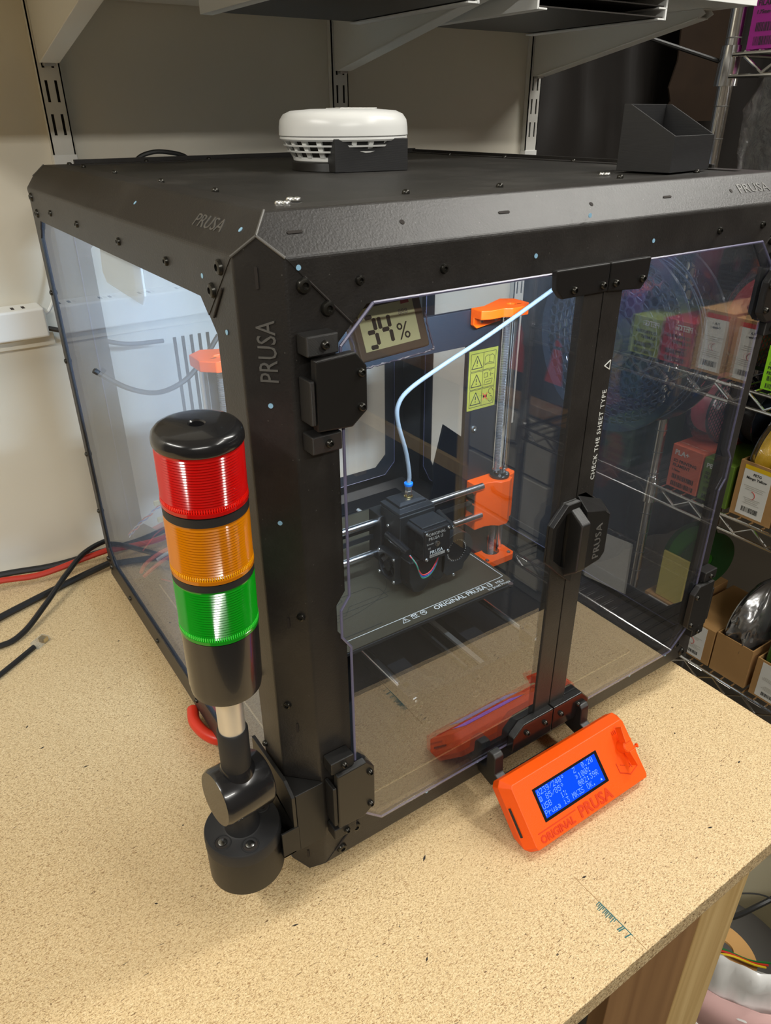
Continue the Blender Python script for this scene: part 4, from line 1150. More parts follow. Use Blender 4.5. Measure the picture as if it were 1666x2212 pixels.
# =================================================================== HYGROMETER (hangs inside the left door)
def hygro():
    o = V((.0795, .021, .4275)); X = V((.996, .03, .045)).normalized(); Z = V((-.09, .30, 1)).normalized(); Y = X.cross(Z).normalized()
    def P(x, z, n=0): return o+X*x+Z*z-Y*(-n)
    nn = -(Z.cross(X)).normalized()   # towards the camera (-y)
    if nn.y > 0: nn = -nn
    def P(x, z, n=0.0): return o+X*x+Z*z+nn*n
    t = thing('hygrometer', tuple(o), 'small digital hygrometer reading 34 percent inside the top left of the door', 'hygrometer')
    MB().slab([P(0, 0, -.010), P(.055, 0, -.010), P(.055, .036, -.010), P(0, .036, -.010)], nn*.010).build('case', M['hyg_case'], t, bevel=0.0018)
    MB().slab([P(.0050, .0058, 0), P(.0480, .0058, 0), P(.0480, .0320, 0), P(.0050, .0320, 0)], nn*.0003).build('screen', M['hyg_screen'], t)
    def seg(x, z, on, w=.0072, h=.0092):
        m = MB(); th = .0022
        S = {'a': ((0, 2*h), (w, 2*h)), 'b': ((w, h), (w, 2*h)), 'c': ((w, 0), (w, h)), 'd': ((0, 0), (w, 0)), 'e': ((0, 0), (0, h)), 'f': ((0, h), (0, 2*h)), 'g': ((0, h), (w, h))}
        for k in on:
            (x0, z0), (x1, z1) = S[k]; d = V((x1-x0, z1-z0)); L = d.length; d /= L; q = V((-d.y, d.x)); g_ = .0008
            a = V((x+x0, z+z0))+d*g_; b = V((x+x1, z+z1))-d*g_
            pts = [a, a+d*.0006+q*th/1.6, b-d*.0006+q*th/1.6, b, b-d*.0006-q*th/1.6, a+d*.0006-q*th/1.6]
            m.slab([P(p_.x, p_.y, .0003) for p_ in pts], nn*.0002)
        m.build('digit', M['ink_black'], t)
    seg(.0085, .0078, 'abcdg'); seg(.0195, .0078, 'bcfg')
    text('%', .0150, P(.0310, .0085, .0004), X, Z, M['ink_black'], t, 'printed_symbol', depth=0.0001)
    text('888', .0050, P(.0350, .0235, .0004), X, Z, M['ink_grey'], t, 'printed_symbol', depth=0.0001)
    # printed red and black clip above, rough white bead round the cut-out
    MB().slab([P(.0385, .0300, .0010), P(.0445, .0300, .0010), P(.0445, .0520, .0010), P(.0385, .0520, .0010)], -nn*.002).build('red_strap', simple('red_strap', srgb(170, 32, 26), 0.5), t)
    MB().slab([P(-.008, .0375, -.006), P(.062, .0375, -.006), P(.068, .0460, -.004), P(-.012, .0460, -.004)], -nn*.010).build('mount', M['black_matte'], t, bevel=0.0008)
    m = MB(); random.seed(5)
    path = [(-.0035, .026), (-.0030, .014), (-.0030, .002), (-.0020, -.0032), (.014, -.0034), (.030, -.0034), (.050, -.0032), (.0565, -.0025), (.0560, .010), (.0555, .024)]
    pts = []
    for a, b in zip(path[:-1], path[1:]):
        for k in range(9):
            s_ = k/9; pts.append(P(a[0]+(b[0]-a[0])*s_+random.uniform(-.0003, .0003), a[1]+(b[1]-a[1])*s_+random.uniform(-.0003, .0003), .0005+random.uniform(-.0003, .0003)))
    m.tube(pts, .0006, 5, rs=[random.uniform(.0003, .0009) for _ in pts])
    m.build('glue_bead', M['pane_edge'], t)
hygro()
# =================================================================== 3D PRINTER
pr = thing('desktop_3d_printer', (.225, .27, .0), 'black and orange 3D printer inside the clear enclosure', '3D printer')
FY = .262
# frame plate with rectangular opening
m = MB()
outer = [(.065, FY, .020), (.4215, FY, .020), (.4215, FY, .376), (.065, FY, .376)]
inn = [(.128, FY, .060), (.372, FY, .060), (.372, FY, .3335), (.3695, FY, .3360), (.1305, FY, .3360), (.128, FY, .3335)]
m.slab(outer, (0, .006, 0), [list(reversed(inn))])
m.build('frame', M['frame'] if 'frame' in M else M['metal_in'], pr, bevel=0.0004)
# rear plate / power supply behind the right column
m = MB(); m.slab([(.420, .400, .004), (.437, .400, .095), (.436, .400, .117), (.452, .400, .179), (.488, .400, .151), (.503, .400, .145), (.503, .400, .004)], (0, .004, 0)); m.build('rear_cover', M['frame'], pr, bevel=0.0006)
MB().box((.160, .45, .002), (.345, .456, .055)).build('rear_plate', M['metal_in'], pr)
MB().box((.160, .085, .002), (.346, .091, .0535)).build('front_plate', M['metal_in'], pr, bevel=0.0005)
m = MB()
for x in (.172, .337): m.cyl((x, .094, .055), (x, .45, .055), .0040, 20)
rods = m
for x in (.172, .337):
    MB().cyl((x, .094, .055), (x, .45, .055), .0040, 20).build('smooth_rod', M['chrome_rod'], pr)
    MB().box((x-.008, .0835, .0475), (x+.008, .1030, .0640)).build('rod_holder', M['print_grey'], pr, bevel=0.001)
    MB().box((x-.0040, .095, .0555), (x+.0040, .107, .0640)).build('rod_clip', M['print_grey'], pr, bevel=0.001)
for x in (.20, .30):
    MB().box((x-.012, .091, .010), (x+.012, .45, .040)).build('extrusion', M['metal_in'], pr, bevel=0.0008)
MB().box((.244, .092, .0500), (.247, .44, .0565)).build('drive_belt', M['rubber'], pr)
MB().box((.2640, .092, .0490), (.2700, .44, .0520)).build('belt_bar', M['emboss'], pr)
for p in [(.178, .0850, .045), (.184, .0850, .020), (.190, .0850, .012), (.176, .0850, .030), (.253, .0850, .042), (.253, .0850, .022), (.330, .0850, .045), (.336, .0850, .028), (.332, .0850, .012)]:
    inst(SC_L, 'screw', p, pr, (0, -1, 0))
M_SCZL = screw_mesh(0.0040, 0.0024, 0.0018, M['steel'])
for p in [(.172, .0835, .056), (.337, .0835, .056)]: inst(M_SCZL, 'screw', p, pr, (0, -1, 0))
# heated bed + steel sheet
def bed():
    SZ = .0905
    m = MB(); m.slab([(.104, .1530, SZ-.0062), (.110, .1470, SZ-.0062), (.355, .1450, SZ-.0062), (.362, .150, SZ-.0062), (.364, .395, SZ-.0062), (.102, .395, SZ-.0062)], (0, 0, .0040))
    b = m.build('heated_bed', M['black_matte'], pr, bevel=0.0005)
    MB().box((.125, .17, SZ-.016), (.34, .375, SZ-.010)).build('bed_carriage', M['metal_in'], pr)
    s = MB(); s.slab([(.1020, .1475, SZ-.0018), (.3490, .1475, SZ-.0018), (.3590, .1520, SZ-.0018), (.3600, .1600, SZ-.0018), (.3600, .3900, SZ-.0018), (.1020, .3900, SZ-.0018)], (0, 0, .0010))
    sh = s.build('print_sheet', M['sheet'], pr)
    z = SZ-.0006
    def line(pts, w=.0007, nm='printed_outline', mat=M['ink_white']):
        q = MB()
        for a, b_ in zip(pts[:-1], pts[1:]):
            a, b_ = V((a[0], a[1], 0)), V((b_[0], b_[1], 0)); d = (b_-a).normalized(); n = V((-d.y, d.x, 0))*w/2
            q.slab([a-n+V((0,0,z)), b_-n+V((0,0,z)), b_+n+V((0,0,z)), a+n+V((0,0,z))], (0, 0, .0001))
        q.build(nm, mat, sh)
    line([(.1020, .1620), (.3500, .1620), (.3560, .1630), (.3560, .3850)])
    text('ORIGINAL PRUSA i3', .0094, (.2510, .1538, z+.00005), (1, 0, 0), (0, 1, 0), M['ink_white'], sh, 'printed_lettering', depth=0.00006, bold=0.0001)
    text('MK3', .0062, (.3390, .1538, z+.00005), (1, 0, 0), (0, 1, 0), M['ink_white'], sh, 'printed_lettering', depth=0.00006)
    text('by Josef Prusa', .0058, (.3555, .1486, z+.00005), (1, 0, 0), (0, 1, 0), M['ink_white'], sh, 'printed_lettering', depth=0.00006, align='RIGHT')
    text('print area', .0062, (.1290, .1515, z+.00005), (1, 0, 0), (0, 1, 0), M['ink_white'], sh, 'printed_lettering', depth=0.00006, align='RIGHT')
    # hazard triangle, hot surface and no-tool marks
    line([(.2080, .1540), (.2170, .1540), (.2125, .1612), (.2080, .1540)], .0006, 'printed_mark')
    line([(.2125, .1555), (.2125, .1590)], .0007, 'printed_mark')
    line([(.2210, .1548), (.2295, .1548)], .0008, 'printed_mark')
    line([(.2210, .1565), (.2235, .1580), (.2260, .1565), (.2290, .1580)], .0006, 'printed_mark')
    line([(.2215, .1590), (.2240, .1606), (.2265, .1590), (.2290, .1606)], .0016, 'printed_mark')
    line(circ(.2370, .1578, .0036, 20)+[(.2406, .1578)], .0006, 'printed_mark')
    line([(.2345, .1600), (.2395, .1556)], .0006, 'printed_mark'); line([(.2352, .1572), (.2370, .1592), (.2392, .1580)], .0009, 'printed_mark')
    # faint dark artwork
    dk = M['ink_black']
    line([(.150, .215), (.175, .225), (.175, .232), (.215, .232), (.2230, .222), (.2230, .205), (.150, .205)], .0005, 'printed_artwork', dk)
    line([(.140, .200), (.165, .200), (.1760, .212), (.230, .212)], .0004, 'printed_artwork', dk)
    line([(.150+.09*math.cos(a/20*PI), .240+.045*math.sin(a/20*PI+PI)) for a in range(0, 21)], .0004, 'printed_artwork', dk)
    line([(.1430, .1680), (.1900, .1680)], .0009, 'printed_artwork', dk)
    for x, y in ((.128, .1545), (.3340, .1510)):
        MB().cyl((x, y-.0015, z), (x, y-.0015, z+.0001), .0018, 14).build('sheet_hole', M['slot'], sh)
    for x, y in ((.1290, .1465), (.3535, .1475)):
        MB().cyl((x, y-.001, SZ-.0040), (x, y-.001, SZ-.0014), .0032, 16).build('bed_screw', M['steel'], b)
bed()
# Z axis, each side: orange bottom, motor, rods, orange top
def zaxis(side):
    f = (lambda x: x) if side else (lambda x: .499-x)
    def bx(name, lo, hi, mat, bev=.0008, **kw):
        a, b = f(lo[0]), f(hi[0]); return MB().box((min(a, b), lo[1], lo[2]), (max(a, b), hi[1], hi[2])).build(name, mat, pr, bevel=bev, **kw)
    # bottom bracket with hole for the screw
    cx, cy = f(.4220), .2560
    pl = [(f(x), y, .0465) for x, y in [(.3960, .2360), (.4000, .2330), (.4400, .2330), (.4450, .2370), (.4460, .2900), (.3965, .2900)]]
    m = MB(); m.slab(pl, (0, 0, .0085), [[(x, y, .0465) for x, y in reversed(circ(cx, cy, .0115, 24))]])
    zb = m.build('z_bottom', M['orange'], pr, bevel=0.0008)
    bx('z_motor', (.3990, .2370, .0060), (.4410, .2790, .0464), M['black_matte'], .002)
    MB().cyl((cx, cy, .0460), (cx, cy, .0478), .0118, 24).build('motor_boss', M['slot'], zb)
    for x, y in ((.4010, .2385), (.4380, .2385), (.4390, .2850)):
        inst(SC_Z, 'screw', (f(x), y, .0552), zb, (0, 0, 1))
    # smooth rod and threaded rod
    MB().cyl((f(.4370), .2575, .050), (f(.4370), .2575, .374), .0040, 20).build('z_rod', M['chrome_rod'], pr)
    n = 190; z0, z1 = .050, .366; prof = []
    m = MB(); r = .0040
    prof = [(0, z0)]
    k_ = 0
    while z0 + k_*.0020 < z1:
        zz = z0+k_*.0020; prof += [(r-.0009, zz), (r, zz+.0005), (r, zz+.0010), (r-.0009, zz+.0015)]; k_ += 1
    prof += [(0, z1)]
    m.lathe(prof, (cx, cy, 0), (0, 0, 1), 14)
    m.build('leadscrew', M['lead'], pr)
    # top bracket
    tp = [(.3725, .2618), (.3725, .2440), (.3830, .2400), (.4010, .2400), (.4100, .2350), (.4330, .2350), (.4440, .2460), (.4440, .2700), (.4300, .2800), (.3900, .2618)]
    m = MB(); m.slab([(f(x), y, .3680) for x, y in tp], (0, 0, .0100), [[(x, y, .3680) for x, y in reversed(circ(f(.4230), .2520, .0052, 6))]])
    zt_ = m.build('z_top', M['orange'], pr, bevel=0.0010)
    m = MB(); a, b = f(.3725), f(.4120)
    m.slab([(f(.3725), .2560, .3600), (f(.3775), .2560, .3560), (f(.4120), .2560, .3600), (f(.4120), .2560, .3690), (f(.3725), .2560, .3690)], (0, .0055, 0))
    m.build('z_top_flange', M['orange'], zt_, bevel=0.0006)
    for x in (.3830, .4040): inst(SC_Z, 'screw', (f(x), .2560, .3640), zt_, (0, -1, 0))
    # X end
    m = MB()
    xe = [(.3800, .2430), (.3800, .2640), (.3950, .2700), (.4330, .2720), (.4470, .2660), (.4480, .2500), (.4430, .2460), (.4330, .2440), (.4330, .2380), (.4250, .2330), (.4130, .2340), (.4060, .2400), (.3960, .2430)]
    m.slab([(f(x), y, .1050) for x, y in xe], (0, 0, .0620))
    xo = m.build('x_end', M['orange'], pr, bevel=0.0012)
    MB().lathe([(.0045, .1665), (.0125, .1665), (.0125, .1700), (.0070, .1705), (.0068, .1730), (.0045, .1730)], (cx, cy-.006, 0), (0, 0, 1), 28).build('leadscrew_nut', M['black_gloss'], xo)
    for a in (90, 230, 330):
        inst(SC_Z, 'screw', (cx+.0095*math.cos(math.radians(a)), cy-.006+.0095*math.sin(math.radians(a)), .1700), xo, (0, 0, 1))
    m = MB(); m.lathe([(.0118, .1560), (.0128, .1560), (.0128, .1660), (.0118, .1660)], (cx, cy-.006, 0), (0, 0, 1), 28, closed=True); m.build('nut_collar', M['orange'], xo)
    m = MB(); q = f(.3795)
    for z_ in (.1330, .1480): m.slab([(min(q, q+(.0006 if side else -.0006))-.0006, .2460, z_-.0055), (min(q, q)-.0006, .2600, z_-.0055), (q-.0006, .2600, z_+.0055), (q-.0006, .2460, z_+.0055)], (.0012, 0, 0))
    m.build('belt_opening', M['slot'], xo)
zaxis(1); zaxis(0)
for z in (.1640, .1240):
    MB().cyl((.060, .2440, z), (.390, .2440, z), .0040, 20).build('x_rod', M['chrome_rod'], pr)
MB().box((.070, .2500, .1390), (.385, .2515, .1450)).build('x_belt', M['rubber'], pr)
MB().box((.070, .2500, .1510), (.385, .2515, .1570)).build('x_belt', M['black_matte'], pr)
# sticker on the right column
MB().tube(spline([(.222, .215, .0105), (.2175, .190, .0105), (.217, .165, .0105), (.224, .143, .0105), (.243, .125, .0105)]), .0075, 10).build('cable_sleeve', M['rubber'], pr)
def sticker():
    x0, x1, z0, z1 = .3735, .4165, .2580, .3290; y = FY-.0004
    s = MB().box((x0, y, z0), (x1, FY, z1)).build('warning_sticker', M['yellow_label'], pr)
    q = MB(); yy = y-.0001
    def ln(a, b, w=.0005):
        a, b = V((a[0], yy, a[1])), V((b[0], yy, b[1])); d = (b-a).normalized(); n = V((-d.z, 0, d.x))*w/2
        q.slab([a-n, b-n, b+n, a+n], (0, -.0001, 0))
    e = .003; xm = (x0+x1)/2
    hh = (z1-z0-.006)/3
    for k in range(3):
        za = z0+.003+k*hh+.0006; zb2 = z0+.003+(k+1)*hh-.0006
        for a, b in [((x0+e, za), (x1-e, za)), ((x1-e, za), (x1-e, zb2)), ((x1-e, zb2), (x0+e, zb2)), ((x0+e, zb2), (x0+e, za)), ((xm, za), (xm, zb2))]: ln(a, b)
        cx = (x0+e+xm)/2; cz = za+.005
        T = [(cx-.0078, za+.0030), (cx+.0078, za+.0030), (cx, zb2-.0030)]
        for a, b in zip(T, T[1:]+T[:1]): ln(a, b, .0009)
        ln((cx, za+.0085), (cx, zb2-.0080), .0012); ln((cx, za+.0055), (cx, za+.0068), .0013)
        rx = (xm+x1-e)/2
        if k == 2:
            for a, b in [((rx-.007, za+.006), (rx, za+.008)), ((rx, za+.008), (rx+.007, za+.006)), ((rx-.007, za+.006), (rx-.007, zb2-.006)), ((rx+.007, za+.006), (rx+.007, zb2-.006)), ((rx, za+.008), (rx, zb2-.004)), ((rx-.007, zb2-.006), (rx-.003, zb2-.004)), ((rx-.003, zb2-.004), (rx, zb2-.005)), ((rx, zb2-.005), (rx+.004, zb2-.004)), ((rx+.004, zb2-.004), (rx+.007, zb2-.006)), ((rx-.008, za+.005), (rx-.001, za+.0062)), ((rx-.001, za+.0062), (rx+.008, za+.005))]: ln(a, b)
        if k == 1:
            for a, b in [((rx-.007, za+.012), (rx-.002, za+.012)), ((rx-.002, za+.012), (rx-.002, za+.017)), ((rx-.002, za+.017), (rx-.007, za+.017)), ((rx-.007, za+.017), (rx-.007, za+.012)), ((rx+.001, za+.0145), (rx+.007, za+.0145)), ((rx+.003, za+.012), (rx+.003, za+.017)), ((rx, za+.019), (rx+.005, za+.019)), ((rx-.007, za+.003), (rx+.004, za+.003)), ((rx+.004, za+.003), (rx+.006, za+.009)), ((rx+.006, za+.009), (rx-.005, za+.009)), ((rx-.005, za+.009), (rx-.007, za+.003)), ((rx-.004, za+.0055), (rx+.003, za+.0065))]: ln(a, b)
        if k == 0:
            C1 = [(rx+.0045+.0035*math.cos(a/8*5), za+.0155+.0035*math.sin(a/8*5)) for a in range(0, 9)]
            C2 = [(rx+.0045+.0035*math.cos(a/8*5+3), za+.0060+.0035*math.sin(a/8*5+3)) for a in range(0, 9)]
            for L_ in (C1, C2):
                for a, b in zip(L_[:-1], L_[1:]): ln(a, b)
            for a, b in [((rx-.007, za+.010), (rx-.001, za+.010)), ((rx-.007, za+.011), (rx-.001, za+.011))]: ln(a, b, .002)
    q.build('printed_symbols', M['ink_black'], s)
    r = MB(); k = 0; za = z0+.0036; rx = (xm+x1-e)/2
    for a, b in [((rx-.0075, za+.006), (rx-.0005, za+.0145)), ((rx-.0075, za+.0145), (rx-.0005, za+.006))]:
        a, b = V((a[0], yy-.0001, a[1])), V((b[0], yy-.0001, b[1])); d = (b-a).normalized(); n = V((-d.z, 0, d.x))*.0004
        r.slab([a-n, b-n, b+n, a+n], (0, -.0001, 0))
    r.build('red_cross', M['ink_red'], s)
sticker()
inst(M_SCZL, 'screw', (.3860, FY, .2340), pr, (0, -1, 0))
# ------------------------------------------------------------------ extruder
def extruder():
    def bx(name, lo, hi, mat=M['print_black'], bev=.001, par=pr, **kw): return MB().box(lo, hi).build(name, mat, par, bevel=bev, **kw)
    m = MB()
    m.box((.2380, .2040, .1050), (.2860, .2420, .1850))
    ex = m.build('extruder_body', M['print_black'], pr, bevel=0.0016)
    bx('x_carriage', (.2340, .2350, .1140), (.2880, .2600, .1740))
    m = MB()
    b0 = [(.2385, .2050), (.2850, .2050), (.2850, .2430), (.2385, .2430)]; b1 = [(.2435, .2120), (.2790, .2120), (.2790, .2390), (.2435, .2390)]; b2 = [(.2470, .2160), (.2740, .2160), (.2740, .2350), (.2470, .2350)]
    vs = [V((x, y, .1852)) for x, y in b0] + [V((x, y, .1885)) for x, y in b0] + [V((x, y, .1905)) for x, y in b1] + [V((x, y, .1935)) for x, y in b1] + [V((x, y, .1955)) for x, y in b2]
    fs = [(3, 2, 1, 0), (16, 17, 18, 19)]
    for q in range(0, 16, 4): fs += [(q+i, q+(i+1) % 4, q+4+(i+1) % 4, q+4+i) for i in range(4)]
    m.add(vs, fs); m.build('sensor_cover', M['print_grey'], ex, bevel=0.0005)
    MB().lathe([(0, .1950), (.0050, .1950), (.0050, .1962), (.0042, .1966), (.0036, .1990), (0, .1990)], (.2635, .2240, 0), (0, 0, 1), 24).build('fitting_flange', M['brass'], ex)
    MB().lathe([(.0036, .1966), (.0041, .1985), (.0041, .2025), (.0036, .2032), (.0041, .2040), (.0041, .2085), (0, .2085)], (.2635, .2240, 0), (0, 0, 1), 6).build('fitting', M['steel'], ex)
    MB().lathe([(0, .2085), (.0044, .2085), (.0050, .2100), (.0050, .2120), (.0040, .2128), (0, .2128)], (.2635, .2240, 0), (0, 0, 1), 24).build('collet', M['blue_collet'], ex)
    # motor
    mo = bx('motor', (.2492, .1745, .1395), (.2835, .2060, .1780), M['black_gloss'], .0022)
    bx('motor_cover', (.2500, .1800, .1775), (.2830, .2060, .1800), M['print_grey'], .0010, ex)
    bx('motor_label_plate', (.2500, .1738, .1405), (.2828, .1746, .1772), M['black_gloss'], .0004, mo)
    yy = .1736
    text('ORIGINAL', .0050, (.2540, yy, .1710), (1, 0, 0), (0, 0, 1), M['ink_grey'], mo, 'printed_lettering', depth=0.00005)
    text('PRUSA i3', .0050, (.2540, yy, .1658), (1, 0, 0), (0, 0, 1), M['ink_grey'], mo, 'printed_lettering', depth=0.00005)
    text('Extruder', .0026, (.2520, yy, .1605), (1, 0, 0), (0, 0, 1), M['ink_grey'], mo, 'printed_lettering', depth=0.00005)
    text('CE', .0030, (.2535, yy, .1550), (1, 0, 0), (0, 0, 1), M['ink_grey'], mo, 'printed_lettering', depth=0.00005)
    text('PRUSA', .0060, (.2560, yy, .1485), (1, 0, 0), (0, 0, 1), M['ink_white'], mo, 'printed_lettering', depth=0.00005)
    bx('printed_bar', (.2560, yy-.0001, .1440), (.2765, yy+.0001, .1475), M['ink_grey'], 0, mo)
    text('RESEARCH', .0030, (.2568, yy-.00015, .1447), (1, 0, 0), (0, 0, 1), M['ink_black'], mo, 'printed_lettering', depth=0.00005)
    MB().lathe([(.0020, 0), (.0032, 0), (.0032, .0006), (.0020, .0006)], (.2660, yy, .1590), (0, -1, 0), 20, closed=True).build('shaft_ring', M['steel'], mo)
    MB().cyl((.2660, yy, .1590), (.2660, yy-.0010, .1590), .0012, 12).build('shaft', M['steel'], mo)
    SCs = screw_mesh(0.0021, 0.0014, 0.0010, M['steel'])
    for x, z in ((.2520, .1740), (.2810, .1745), (.2520, .1430), (.2810, .1450)): inst(SCs, 'screw', (x, .1738, z), mo, (0, -1, 0))
    # small round lobes at the top corner
    MB().cyl((.2505, .176, .1740), (.2505, .2050, .1740), .0040, 16).build('cable_guide', M['print_grey'], ex)
    MB().cyl((.2900, .178, .1700), (.2900, .2050, .1760), .0038, 16).build('fan_arm', M['print_black'], ex)
    inst(SCs, 'screw', (.2900, .1775, .1698), ex, (0, -1, .1))
    MB().cyl((.2360, .1850, .1520), (.2360, .2250, .1560), .0045, 12).build('cable_sleeve', M['black_gloss'], ex)
    inst(SCs, 'screw', (.2378, .2260, .1660), ex, (-1, 0, 0))
    # left fan (faces left)
    fx = .2300
    m = MB(); m.slab([(fx, .2015, .1035), (fx, .2350, .1035), (fx, .2350, .1375), (fx, .2015, .1375)], (.0085, 0, 0), [[(fx, y, z) for y, z in reversed(circ(.2183, .1205, .0145, 28))]])
    fn_ = m.build('heatsink_fan', M['black'], pr, bevel=0.0008)
    MB().lathe([(0, 0), (.0062, 0), (.0062, .0070), (0, .0070)], (fx+.0005, .2183, .1205), (1, 0, 0), 24).build('fan_hub', M['black_gloss'], fn_)
    for k in range(7):
        a = 2*PI*k/7; b = a+.55
        p = [V((fx+.0015, .2183+r_*math.cos(q), .1205+r_*math.sin(q))) for r_, q in ((.006, a), (.0138, a+.2), (.0138, b+.2), (.006, b))]
        MB().slab([p[0], p[1], p[2]+V((.005, 0, 0)), p[3]+V((.005, 0, 0))], (.0006, 0, 0)).build('fan_blade', M['black'], fn_)
    for y, z in ((.2040, .1060), (.2325, .1060), (.2040, .1350), (.2325, .1350)): inst(SCs, 'screw', (fx, y, z), fn_, (-1, 0, 0))
    # blower on the right front
    bc = (.3030, .1325)
    out = [(bc[0]+.0225*math.cos(math.radians(a)), bc[1]+.0225*math.sin(math.radians(a))) for a in range(-60, 200, 13)]
    m = MB(); m.slab([(x, .1840, z) for x, z in out] + [(.2810, .1840, .1120), (.2900, .1840, .1030), (.3120, .1840, .1050)], (0, .0150, 0), [[(x, .1840, z) for x, z in reversed(circ(bc[0], bc[1], .0140, 28))]])
    bl = m.build('part_fan', M['black'], pr, bevel=0.0010)
    MB().cyl((bc[0], .1845, bc[1]), (bc[0], .1980, bc[1]), .0118, 28).build('fan_hub', M['black_gloss'], bl)
    m = MB()
    for k in range(30):
        a = 2*PI*k/30; d = V((math.cos(a), 0, math.sin(a))); s = V((-math.sin(a), 0, math.cos(a)))
        q = V((bc[0], .1850, bc[1]))+d*.0120
        m.obox(q, d*.0020, s*.0007, V((0, .012, 0)))
    m.build('fan_blades', M['ink_grey'], bl)
    inst(SCs, 'screw', (.2985, .1835, .1020), bl, (0, -1, 0))
    # nozzle duct and lower shroud
    m = MB(); sil = [(.2375, .1380), (.2375, .1120), (.2430, .0985), (.2500, .0955), (.2580, .0965), (.2640, .1040), (.2680, .1095), (.2740, .1020), (.2800, .1010), (.2850, .1050), (.2870, .1200), (.2870, .1390)]
    m.slab([(x, .1840, z) for x, z in sil], (0, .0250, 0)); m.build('nozzle_duct', M['print_black_y'], pr, bevel=0.0016)
    MB().lathe([(0, .0915), (.0006, .0915), (.0030, .0945), (.0040, .0950), (.0040, .1000), (0, .1000)], (.2580, .2160, 0), (0, 0, 1), 16).build('nozzle', M['brass'], pr)
    MB().cyl((.2380, .1960, .1120), (.2560, .1960, .1120), .006, 12).build('duct_lobe', M['print_black'], ex)
    # wires
    for col, d in (((215, 60, 60), 0), ((60, 90, 190), .0016), ((60, 150, 120), .0032)):
        q = spline([(.2365+d*.3, .1880, .1500), (.2420, .1800-d*.2, .1400-d*.3), (.2450+d*.3, .1780, .1300-d), (.2500, .1770, .1230-d*1.2), (.2600, .1770, .1240-d*1.1), (.2680, .1775, .1330-d), (.2730, .1790, .1400)])
        MB().tube(q, .0008, 6).build('wire', simple('wire_insulation', srgb(*col), 0.4), ex)
extruder()
# PTFE tube
MB().tube(spline([(.2635, .2240, .2120), (.2640, .2235, .2220), (.2590, .2230, .2500), (.2475, .2210, .2850), (.2465, .2200, .3050), (.2600, .2190, .3200), (.3000, .2170, .3380), (.3500, .2140, .3580), (.4000, .2110, .3800), (.4550, .2080, .4050), (.5000, .2050, .4250), (.5180, .2040, .4320)], 8), .0023, 12).build('filament_tube', M['ptfe'], label='pale blue plastic tube curving from the extruder up to the right', cat='tube')
# clear cable arc and wire bundle at the rear left
MB().tube(spline([(.000, .40, .340), (.030, .40, .316), (.060, .40, .305), (.090, .40, .312), (.115, .40, .332), (.135, .40, .355)]), .0028, 8).build('wire_harness', M['black_matte'], label='grey cable sagging across the enclosure behind the side window', cat='cable')
# electronics case at the rear left of the printer with its loose wires
eb = MB().box((.100, .300, .010), (.128, .452, .150)).build('electronics_case', M['black_matte'], pr, bevel=.002)
for col, lab, pts in [((232, 92, 66), 'orange wire curving down from the electronics, upper of the pair', [(.0185, .452, .064), (.024, .451, .073), (.034, .450, .080), (.048, .449, .086), (.070, .447, .090), (.0985, .445, .092)]),
                      ((226, 80, 60), 'orange wire curving down from the electronics, lower of the pair', [(.0200, .447, .060), (.028, .446, .066), (.038, .445, .072), (.052, .444, .078), (.072, .442, .082), (.0985, .440, .084)]),
                      ((228, 222, 205), 'cream wire lying between the two orange wires', [(.0400, .449, .0765), (.050, .4475, .0815), (.070, .4455, .0860), (.0985, .4430, .0880)]),
                      ((205, 60, 60), 'thin red wire dropping to the floor behind the side window', [(.036, .430, .060), (.048, .425, .054), (.062, .420, .045), (.080, .415, .036), (.0985, .410, .034)]),
                      ((205, 70, 70), 'thin red wire rising behind the connectors', [(.030, .470, .083), (.038, .468, .092), (.050, .466, .104), (.070, .462, .112), (.0985, .455, .110)])]:
    MB().tube(spline(pts), .0024 if 'thin' not in lab else .0009, 7).build('loose_wire', simple('wire_sleeve', srgb(*col), .45), label=lab, cat='wire', group='loose wires behind the side window')
t = thing('wire_bundle', (.05, .45, .11), 'twisted thin wires with cream connectors inside the enclosure at the left', 'wires')
for k, col in enumerate([(220, 80, 70), (70, 110, 190), (205, 205, 210)]):
    pts = []
    for i in range(50):
        s_ = i/49; a = s_*20+k*2.1; w = .0020*(1-.4*s_)
        pts.append(V((.0125+.060*s_, .450+.006*s_+w*math.cos(a), .1200+.044*s_-.012*s_*s_+w*math.sin(a))))
    MB().tube(pts, .0007, 5).build('wire', simple('thin_wire', srgb(*col), .45), t)
M['cream_plug'] = simple('cream_connector', srgb(228, 206, 140), .5)
for p_ in [(.0490, .450, .1490), (.0500, .450, .1260), (.0560, .449, .1180)]:
    MB().box(V(p_), V(p_)+V((.0065, .004, .0060))).build('connector', M['cream_plug'], t, bevel=.0004)
for (a, b, col) in [((.055, .452, .129), (.099, .452, .138), (40, 80, 160)), ((.061, .451, .121), (.099, .451, .128), (190, 60, 60)), ((.0555, .452, .152), (.099, .452, .146), (60, 60, 66))]:
    MB().tube([a, ((a[0]+b[0])/2, a[1], (a[2]+b[2])/2+.002), b], .0009, 6).build('wire', simple('lead_wire', srgb(*col), .45), t)
m = MB(); m.tube([(.056+.0010*i, .450+.0018*math.cos(i*1.3), .103+.0005*i+.0018*math.sin(i*1.3)) for i in range(16)], .0007, 5); m.build('spiral_wrap', M['paper'], t)
